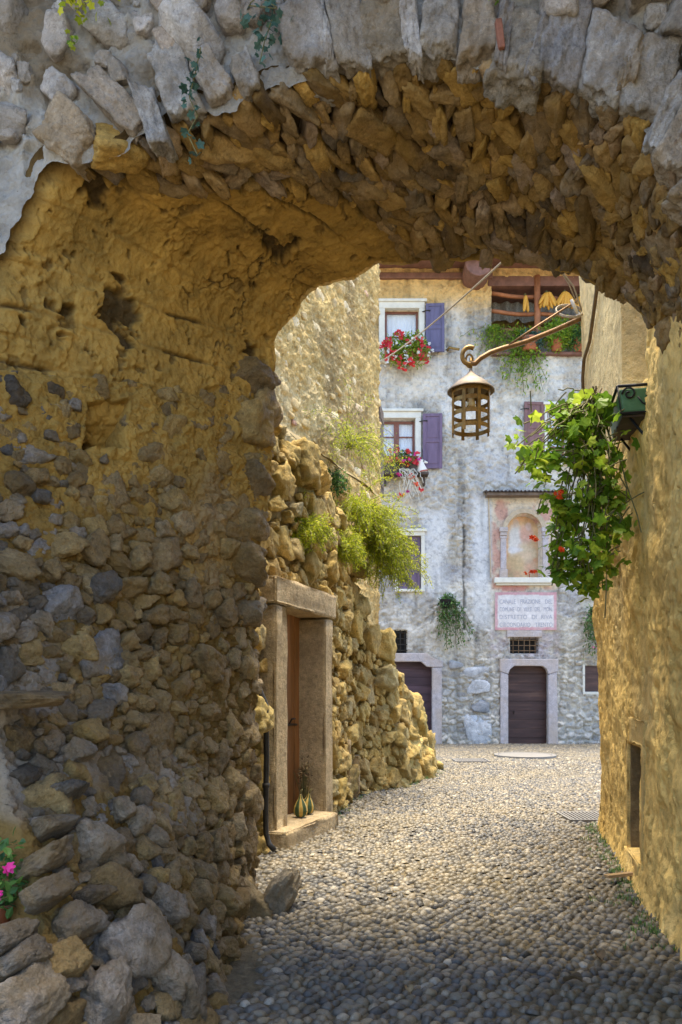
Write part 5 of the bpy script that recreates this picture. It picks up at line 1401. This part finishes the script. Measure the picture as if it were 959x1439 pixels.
b.tube(ring, .024, 10); b.build('hook', M['old_brass'], br, smooth=True)
b = MB(); b.tube([L(715, 485, .12), L(760, 455, .3), L(796, 432, .42), L(812, 422, .5)], .012, 8); b.build('stay_rod', M['iron_brown'], br, smooth=True)
b = MB(); b.tube([L(832, 441, .60), L(832, 452, .60)], .05, 10); b.box(L(830, 0, .6).x - .02, L(830, 0, .6).x + .16, YL + .50, YL + .66, L(0, 462).z, L(0, 430).z); b.build('wall_plate', M['iron_brown'], br, bevel=.008)
la = thing('lantern', tuple(L(662, 608)), 'round brass cage lantern with conical cap hanging over the lane', 'lantern')
lc = L(662, 560); s = YL / F
M['cap_metal'] = plain_mat('cap_metal', (.22, .18, .14), .35, 14, .62, metal=.45, bstr=.2)
b = MB(); b.lathe([(.012, 0), (.02, -6 * s), (9 * s, -13 * s), (21 * s, -22 * s), (33 * s, -33.5 * s), (33 * s, -35 * s), (31.5 * s, -34.8 * s), (20 * s, -23.5 * s), (8 * s, -15 * s)], (lc.x, lc.y, lc.z + 44 * s), 40)
b.build('cap', M['cap_metal'], la, smooth=True)
b = MB()
for zz, rr in ((552, 26), (566, 25.8), (584, 25.6), (603, 25.4)):
    zc = L(662, zz - 3.2).z; zd = L(662, zz + 2.6).z; q = rr * s
    b.lathe([(q, zd), (q + .007, zd), (q + .007, zc), (q, zc), (q, zd)], (lc.x, lc.y, 0), 40)
b.build('ring', M['old_brass'], la, smooth=False)
b = MB()
for k in range(8):
    a = 2 * math.pi * (k + .35) / 8; q = 26.6 * s
    MT = Matrix.Translation((lc.x, lc.y, 0)) @ Matrix.Rotation(a, 4, 'Z')
    b.box(q - .002, q + .006, -.018, .018, L(662, 611).z, L(662, 546).z, MT)
b.build('bars', M['old_brass'], la, bevel=.002)
b = MB(); b.tube([L(662, 518), L(662, 503)], .016, 8)
lk = [L(660 + 5 * math.cos(a), 507 - 9 * math.sin(a)) for a in np.linspace(0, 2 * math.pi, 20)]; b.tube(lk, .011, 8, cap=False); b.build('link', M['old_brass'], la, smooth=True)
b = MB(); b.lathe([(.02, 0), (.03, -.02), (.034, -.09), (.024, -.11)], (lc.x, lc.y, L(0, 545).z + .05), 16); b.tube([L(662, 530), L(662, 548)], .008, 6); b.build('socket', M['stucco_white'], la, smooth=True)
b = MB(); b.lathe([(.012, .0), (.024, -.03), (.046, -.085), (.050, -.11), (.042, -.145), (.02, -.165), (0.001, -.168)], (lc.x, lc.y, L(0, 553).z), 20)
bm_, nt, p_, out_ = new_mat('bulb_glass'); p_.inputs['Base Color'].default_value = (.85, .72, .45, 1); p_.inputs['Roughness'].default_value = .1; p_.inputs['Transmission Weight'].default_value = .6
b.build('bulb', bm_, la, smooth=True)

# cables
M['cable'] = plain_mat('cable', (.36, .30, .22), .2, 20, .7, bstr=.1)
M['cable_dark'] = plain_mat('cable_dark', (.16, .11, .06), .3, 20, .7, bstr=.1)
b = MB(); p0, p1 = np.array((fx(533), YF - .6, fz(521))), np.array(W(760, 318, 7.2))
b.tube(arc_line(p0, p1, -.10, 24), .012, 6); o = b.build('cable', M['cable'], None, smooth=True); tag(o, 'taut pale cable crossing in front of the top window and its dark blue shutter', 'cable')
b = MB(); co = L(800, 440, .45); ring = []
for a in np.linspace(0, 4 * math.pi, 60): ring.append(co + Vector((math.cos(a) * .145, math.sin(a) * .10 - .02, math.sin(a) * .115 + a * .002)))
b.tube(ring, .008, 6); coil_end = co + Vector((.14, -.02, 0)); b.tube([coil_end, L(806, 402, .4), L(782, 372, .3), L(770, 352, .2)], .010, 6); b.tube([L(812, 428, .45), L(800, 400, .4), L(790, 384, .35), L(783, 350, .3)], .007, 6)
o = b.build('coiled_cable', M['cable'], None, smooth=True); tag(o, 'loop of coiled pale cable tied above the outer end of the lantern arm', 'cable')
b = MB(); b.tube([L(803, 421, .38), L(812, 441, .43)], .018, 8); b.tube([L(812, 441, .43), L(814, 444, .44)], .024, 8); o = b.build('connector', M['enamel'], None, smooth=True); tag(o, 'white plastic cable connector hanging beside the coiled cable', 'connector')
def on_right(px, py, dv=.03):
    """point on the right house's wall on the sight line of a pixel (kept a little proud)"""
    k = (px - CX) / F
    Y_ = 8.0
    for _ in range(20):
        z_ = CAMZ + (HOR - py) / F * Y_; Xw = .985 + .215 * Y_ - float(wall_lean(np.array(Y_))) * z_ / 4.5
        Y_ = max(1.5, Y_ + (Xw - k * Y_) / (k - .215 + 1e-6) * .7)
    z_ = CAMZ + (HOR - py) / F * Y_
    return Vector((k * Y_ - dv, Y_, z_))
b = MB(); b.tube([on_right(845, 380), on_right(843, 410), on_right(838, 445), on_right(833, 480), on_right(825, 505), on_right(823, 530), on_right(824, 560)], .018, 8)
o = b.build('dark_cable', M['cable_dark'], None, smooth=True); tag(o, 'dark cable running down the pale corner of the ochre house', 'cable')
b = MB(); b.tube([on_right(884, 585), on_right(876, 620), on_right(866, 655), on_right(862, 690)], .007, 6)
o = b.build('dark_cable', M['cable_dark'], None, smooth=True); tag(o, 'thin brown cable sagging down the ochre wall below the iron planter', 'cable')

# ================================================================== iron planter on the right house
pt = thing('iron_planter', W(850, 575, 6.1), 'green trough in a scrolled black iron bracket on the ochre house', 'planter')
xr = .985 + .215 * 6.05
MPl = Matrix.Translation((xr - .02, 5.72, W(0, 578, 5.75)[2])) @ Matrix.Rotation(-math.atan(.215), 4, 'Z')
# local: x outwards is negative, y along the wall
M['green_trough'] = plain_mat('green_trough', (.06, .16, .075), .2, 10, .4, bstr=.1, col2=(.10, .22, .12))
M['black_iron'] = plain_mat('black_iron', (.012, .012, .016), .3, 20, .45, metal=.4, bstr=.1)
b = MB(); b.prism([(-.235, 0), (-.02, 0), (.0, .17), (-.255, .17)], 0, .62, MPl); b.build('trough', M['green_trough'], pt, bevel=.012)
b = MB()
def pp(x, y, z): return MPl @ Vector((x, y, z))
b.tube([pp(-.27, -.012, .185), pp(.03, -.012, .185)], .011, 6); b.tube([pp(-.27, -.012, .185), pp(-.27, .64, .185)], .011, 6)
b.tube([pp(-.27, -.012, .185), pp(-.245, -.012, -.01), pp(.0, -.012, -.01), pp(.02, -.012, .185)], .008, 6)
def scroll(cx, cz, r0, turns, sgn):
    return [pp(cx + sgn * r0 * (1 - .75 * q) * math.cos(q * turns * 6.283), -.016, cz + r0 * (1 - .75 * q) * math.sin(q * turns * 6.283)) for q in np.linspace(0, 1, 26)]
b.tube(scroll(-.19, .125, .05, 1.3, -1), .007, 6); b.tube(scroll(-.03, .11, .05, 1.3, 1), .007, 6)
b.tube([pp(-.13, -.016, .10), pp(-.10, -.016, .055), pp(-.06, -.016, .03), pp(.0, -.016, .02)], .006, 6)
for y_ in (.0, .3, .62): b.tube([pp(-.24, y_, -.014), pp(.02, y_, -.014)], .009, 6)
for y_ in (.05, .55): b.tube([pp(.03, y_, -.25), pp(-.02, y_, -.24), pp(-.18, y_, -.02)], .010, 6)
b.build('bracket', M['black_iron'], pt, smooth=True)
b = MB(); b.box(-.235, .02, .02, .6, -.03, -.018, MPl); b.build('base_tray', M['shelf_wood'], pt)
b = MB(); b.prism([(-.23, .165), (-.02, .165), (-.02, .172), (-.23, .172)], .02, .6, MPl); b.build('soil', M['earth'], pt)

# ================================================================== small things
# gourds on the threshold
M['gourd'], nt, p_, out_ = new_mat('gourd')
c_ = ramp(nt, attr(nt, 'rnd').outputs['Fac'], [(.0, (.03, .06, .02)), (.40, (.05, .09, .025)), (.55, (.36, .24, .05)), (1, (.46, .31, .07))])
nt.links.new(c_, p_.inputs['Base Color']); p_.inputs['Roughness'].default_value = .65
def gourd(u_, v_, h, rad_, lab, tilt, seed):
    r = np.random.default_rng(int(seed * 10)); base = MD @ Vector((u_, v_, .175))
    rt = thing('gourd', tuple(base), lab, 'gourd', 'striped gourds on the old doorstep')
    prof = [(0, 0), (.5, .01), (.85, .10), (1.0, .27), (.92, .45), (.62, .66), (.34, .80), (.22, .92), (.14, 1.0), (0, 1.0)]
    n = 60; pr = np.array(prof); zq = np.linspace(0, len(pr) - 1, 40); R_ = np.interp(zq, range(len(pr)), pr[:, 0]); Z_ = np.interp(zq, range(len(pr)), pr[:, 1])
    th = np.linspace(0, 2 * math.pi, n, endpoint=False)
    rr = R_[:, None] * (1 + .05 * np.cos(th * 10))[None] * rad_
    V = np.stack([rr * np.cos(th), rr * np.sin(th), np.repeat(Z_[:, None] * h, n, 1)], -1).reshape(-1, 3)
    idx = np.arange(40 * n).reshape(40, n); fq = np.stack([idx[:-1], np.roll(idx, -1, 1)[:-1], np.roll(idx, -1, 1)[1:], idx[1:]], -1).reshape(-1, 4)
    stripe = np.tile(sstep(-.2, .5, np.cos(th * 5 + seed)), 40) * .9 + .1 * r.random(40 * n)
    R3 = np.array(Matrix.Rotation(tilt, 3, 'Y')); V = V @ R3.T + np.array(base)
    mesh_obj('body', V, [fq], M['gourd'], rt, {'rnd': stripe})
    tip = np.array(base) + R3 @ np.array([0, 0, h]); b = MB(); b.tube([tip - R3 @ np.array([0, 0, .01]), tip + R3 @ np.array([.005, 0, .03]), tip + R3 @ np.array([.02, 0, .055])], .009, 6, r1=.006); b.build('stalk', M['stem'], rt, smooth=True)
gourd(.92, -.02, .24, .075, 'yellow-striped gourd on the doorstep, the one with broader yellow bands', 0.0, 1)
gourd(1.14, -.05, .22, .078, 'dark green striped gourd leaning on the right doorjamb', .15, 2.6)
r = np.random.default_rng(301); base = np.array(MD @ Vector((1.27, -.12, .18))); sh_ = thing('dried_sheaf', tuple(base), 'small sheaf of dried stalks behind the gourds on the doorstep', 'dried sheaf')
LPq = base + np.array([0, 0, .42]) + r.normal(size=(120, 3)) * np.array([.035, .035, .07])
foliage_obj('foliage', sh_, [leaves(LPq, r.uniform(.03, .06, 120), T_OVAL, r)], M['leaf_dry'])  # the sheaf's dried heads, built from leaf shapes
stems_obj(sh_, [arc_line(base + r.normal(size=3) * .01, LPq[k], .0, 5) for k in range(30)], .004)

# manhole cover and drain grates
M['cover_metal'] = plain_mat('cover_metal', (.22, .21, .20), .2, 30, .6, metal=.2, bstr=.4, bscale=80)
x, y = COV; zc = float(bed_z(np.array(x), np.array(y))) + .03
mh = thing('manhole_cover', (x, y, zc), 'round metal manhole cover set in the cobbles before the main door', 'manhole cover')
b = MB(); b.lathe([(0, .012), (.56, .012), (.56, -.03)], (x, y, zc), 48); b.build('lid', M['cover_metal'], mh)
b = MB(); b.lathe([(.575, -.03), (.575, .014), (.66, .014), (.66, -.03)], (x, y, zc), 48); b.build('rim', M['stone_trim'] if False else M['cover_metal'], mh)
for (g, hw, hd, lab) in ((G1, .24, .30, 'slotted iron drain grate at the foot of the ochre house corner'), (G2, .34, .34, 'slotted iron drain grate left of the round manhole cover')):
    zc = float(bed_z(np.array(g[0]), np.array(g[1]))) + .025
    b = MB(); b.box(g[0] - hw, g[0] + hw, g[1] - hd, g[1] - hd + .03, zc - .03, zc + .012); b.box(g[0] - hw, g[0] + hw, g[1] + hd - .03, g[1] + hd, zc - .03, zc + .012)
    for sgn in (-1, 1): b.box(g[0] + sgn * (hw - .015) - .015, g[0] + sgn * (hw - .015) + .015, g[1] - hd + .03, g[1] + hd - .03, zc - .03, zc + .0115)
    n = int((2 * hw - .06) / .045)
    for k in range(n): b.box(g[0] - hw + .045 + k * .045, g[0] - hw + .068 + k * .045, g[1] - hd + .03, g[1] + hd - .03, zc - .03, zc + .011)
    o = b.build('drain_grate', M['cover_metal'], None); tag(o, lab, 'drain grate', 'drain grates in the street')
r = np.random.default_rng(400); WP = []
for k in range(170):
    y_ = r.uniform(4.6, 8.8) if r.random() < .75 else r.uniform(9.2, 14.5)
    x_ = (.985 + .215 * y_ - abs(r.normal()) * .10 - .05) if y_ < 9 else float(left_x(np.array(y_))) + .03 + abs(r.normal()) * .06
    WP.append((np.array((x_, y_, .02)), r.uniform(.015, .04)))
VV, RRr = [], []
for q, h_ in WP:
    for j in range(7):
        a_ = r.uniform(0, 6.28); d_ = np.array((math.cos(a_), math.sin(a_), 0)); sdv = np.array((-d_[1], d_[0], 0)) * .003; o_ = q + r.normal(size=3) * np.array([.02, .02, 0])
        VV += [o_ - sdv, o_ + sdv, o_ + d_ * h_ * .35 + np.array((0, 0, h_ * .8)) + sdv * .7, o_ + d_ * h_ * .35 + np.array((0, 0, h_ * .8)) - sdv * .7, o_ + d_ * h_ * .8 + np.array((0, 0, h_ * 1.0))]
        RRr += [r.random()] * 5
VV = np.array(VV); nb_ = len(VV) // 5; i5 = (np.arange(nb_) * 5)[:, None]
o = mesh_obj('weeds', VV, [i5 + np.array([[0, 1, 2, 3]]), i5 + np.array([[3, 2, 4]])], M['leaf_dark'], None, {'rnd': np.array(RRr)}, smooth=False)
tag(o, 'sparse green weeds between cobbles along the foot of the walls', 'weeds', kind='stuff')
# fallen leaves and a stick by the ochre house
lf_spots = [(843, 1348, 'curled brown fallen leaf nearest the ochre wall foot'), (806, 1382, 'larger dark brown fallen leaf on the cobbles'), (575, 1395, 'small tan fallen leaf in the shaded cobbles'), (690, 1290, 'small tan fallen leaf in the middle of the lane'), (612, 1238, 'reddish fallen leaf farther up the lane')]
for i, (px, py, lab) in enumerate(lf_spots):
    Y_ = F * (CAMZ - .045) / (py - HOR); x_, y_, _ = W(px, py, Y_); r = np.random.default_rng(310 + i)
    t_, u_ = np.meshgrid(np.linspace(-1, 1, 9), np.linspace(0, 1, 9), indexing='ij')
    wd = .032 * np.sin(np.pi * np.clip(u_, .03, .97)) ** .8; sc_ = (.085, .10, .06, .05, .05)[i] / .085
    Vl = np.stack([t_ * wd, u_ * .085 - .04, .02 * t_ ** 2 + .012 * np.sin(u_ * 5) + .004], -1).reshape(-1, 3) * sc_
    Vl = Vl @ np.array(Matrix.Rotation(r.uniform(0, 6), 3, 'Z')).T + np.array([x_, y_, .055])
    o = mesh_obj('fallen_leaf', Vl, [grid_faces(9, 9)], M['leaf_dry'], None, {'rnd': np.full(81, (.3, .1, .8, .9, .5)[i])}); tag(o, lab, 'leaf', 'fallen leaves on the cobbles')
M['slat_wood'] = plain_mat('slat_wood', (.33, .22, .11), .3, 9, .8)
p0, p1 = Vector(W(852, 1232, 6.2)), Vector(W(886, 1226, 6.3)); p0.z = .07; p1.z = .09
b = MB(); b.box(0, (p1 - p0).length + .02, -.03, .03, -.012, .012, Matrix.Translation(p0) @ Matrix.Rotation(math.atan2(p1.y - p0.y, p1.x - p0.x), 4, 'Z'), jit=.004)
o = b.build('wood_slat', M['slat_wood'], None, bevel=.003); tag(o, 'short tan wooden slat lying by the low walled-up doorway', 'slat')

# pink flowering plant in the recess at the left
r = np.random.default_rng(320); c = np.array(W(8, 1248, 3.25)); rt = thing('flowering_plant', tuple(c - np.array([.1, 0, .18])), 'low green plant with magenta flowers in the dark wall recess', 'plant')
P_ = ellipsoid_pts(c, (.11, .10, .13), 90, r, .3); P_ = np.concatenate([P_, ellipsoid_pts(np.array(W(12, 1190, 3.25)), (.06, .06, .05), 14, r, .3), ellipsoid_pts(np.array(W(-25, 1230, 3.25)), (.14, .1, .2), 90, r, .3)])
foliage_obj('foliage', rt, [leaves(P_, r.uniform(.035, .065, len(P_)), T_OVAL if False else tmpl_oval(.6, .08), r, .1)], M['leaf_dark'])
stems_obj(rt, [arc_line(c + np.array([-.12, .02, -.16]), P_[k], .03, 6, r, .004) for k in range(26)], .0025)
for (px, py) in ((14, 1221), (-3, 1256)):
    q = np.array(W(px, py, 3.1)); V, f, rn = leaves(q + r.normal(size=(3, 3)) * .006, np.full(3, .05), T_PETAL, r, centre=True); mesh_obj('blossom', V, [f], M['petal_pink'], rt, {'rnd': rn}, smooth=False)
b = MB(); b.lathe([(0, -.12), (.09, -.12), (.12, .04), (.13, .05), (.11, .05), (.1, 0)], tuple(c + np.array([-.10, .02, -.12])), 20); b.build('pot', M['terracotta'], rt, smooth=True)

# plants on the archway front
def vine(pts, n, size, lab, seed, mat='leaf_blue', name='creeper', gr=None, spread=.03, tm=None):
    r = np.random.default_rng(seed); P_ = np.array([np.array(p) for p in pts]); L_ = resample(P_, 30)
    rt = thing(name, tuple(P_[0]), lab, 'creeper', gr); i = r.integers(0, 30, n)
    foliage_obj('foliage', rt, [leaves(L_[i] + r.normal(size=(n, 3)) * spread, r.uniform(.6, 1.2, n) * size, tm or T_GER, r, .4)], M[mat]); stems_obj(rt, [L_], .003)
    return rt
def nf(px, py, d=.12):
    x, y, z = near_pt(px, py); return (x, y - d, z)
G_V = 'creepers on the front of the arch'
vine([nf(288, 92), nf(280, 130), nf(272, 160), nf(284, 185), nf(270, 210), nf(284, 240)], 46, .045, 'longest thin creeper strand hanging free in front of the dark vault', 331, gr=G_V, spread=.022)
vine([nf(385, 55), nf(375, 85), nf(368, 115)], 26, .042, 'short creeper strand hanging at the arch edge beside the longest one', 332, gr=G_V, spread=.025)
vine([nf(430, 2), nf(380, 12), nf(352, 35), nf(395, 40), nf(345, 8)], 60, .045, 'spreading blue-green creeper on the stones at the top of the arch', 333, gr=G_V, spread=.06)
vine([nf(262, 20), nf(250, 18), nf(240, 25)], 16, .035, 'tiny creeper sprig on the upper masonry left of the arch top', 334, gr=G_V, spread=.03)
vine([nf(690, 5), nf(700, 20), nf(690, 30)], 18, .035, 'small green sprig between the tall blocks above the arch crown', 335, gr=G_V, mat='leaf_green', spread=.025)
vine([nf(100, -20, .2), nf(110, 10, .2), nf(128, 28, .16), nf(135, 44, .16)], 80, .05, 'yellow-green weed hanging from the masonry at the upper corner of the arch', 336, gr=G_V, mat='leaf_bright', spread=.05)
vine([nf(110, 75), nf(113, 85)], 14, .03, 'tiny green tuft in a joint under the yellow-green weed', 337, gr=G_V, mat='leaf_green', spread=.02)

# ================================================================== CAMERA, LIGHT
cam = bpy.data.cameras.new('camera'); co_ = bpy.data.objects.new('camera', cam); COL.objects.link(co_)
co_.location = (0, 0, CAMZ); co_.rotation_euler = (math.pi / 2, 0, 0)
cam.sensor_fit = 'VERTICAL'; cam.sensor_height = 36; cam.sensor_width = 24; cam.lens = F / 1439 * 36
cam.shift_y = (HOR - 719.5) / 1439; cam.shift_x = (479.5 - CX) / 1439; cam.clip_end = 500; cam.clip_start = .05
S.camera = co_

sd = Vector((.02, .05, 1.0)).normalized()
sun = bpy.data.lights.new('sun', 'SUN'); sun.energy = 3.7; sun.angle = math.radians(30); sun.color = (1, .87, .64)
so = bpy.data.objects.new('sun', sun); COL.objects.link(so); so.rotation_euler = sd.to_track_quat('Z', 'Y').to_euler(); so.location = (0, 0, 20)
wd_ = bpy.data.worlds.new('World'); S.world = wd_; wd_.use_nodes = True; nt = wd_.node_tree
bg = nt.nodes['Background']; sky = nt.nodes.new('ShaderNodeTexSky'); sky.sky_type = 'NISHITA'; sky.sun_disc = False
sky.sun_elevation = math.asin(sd.z); sky.sun_rotation = math.atan2(sd.x, sd.y); sky.air_density = 1.0; sky.dust_density = .6; sky.ozone_density = 2.0
nt.links.new(sky.outputs[0], bg.inputs[0]); bg.inputs[1].default_value = .15
S.view_settings.view_transform = 'Standard'; S.view_settings.look = 'None'; S.view_settings.exposure = 1.85; S.view_settings.gamma = 1; S.view_settings.use_curve_mapping = False
S.cycles.max_bounces = 8; S.cycles.diffuse_bounces = 5; S.cycles.use_denoising = True
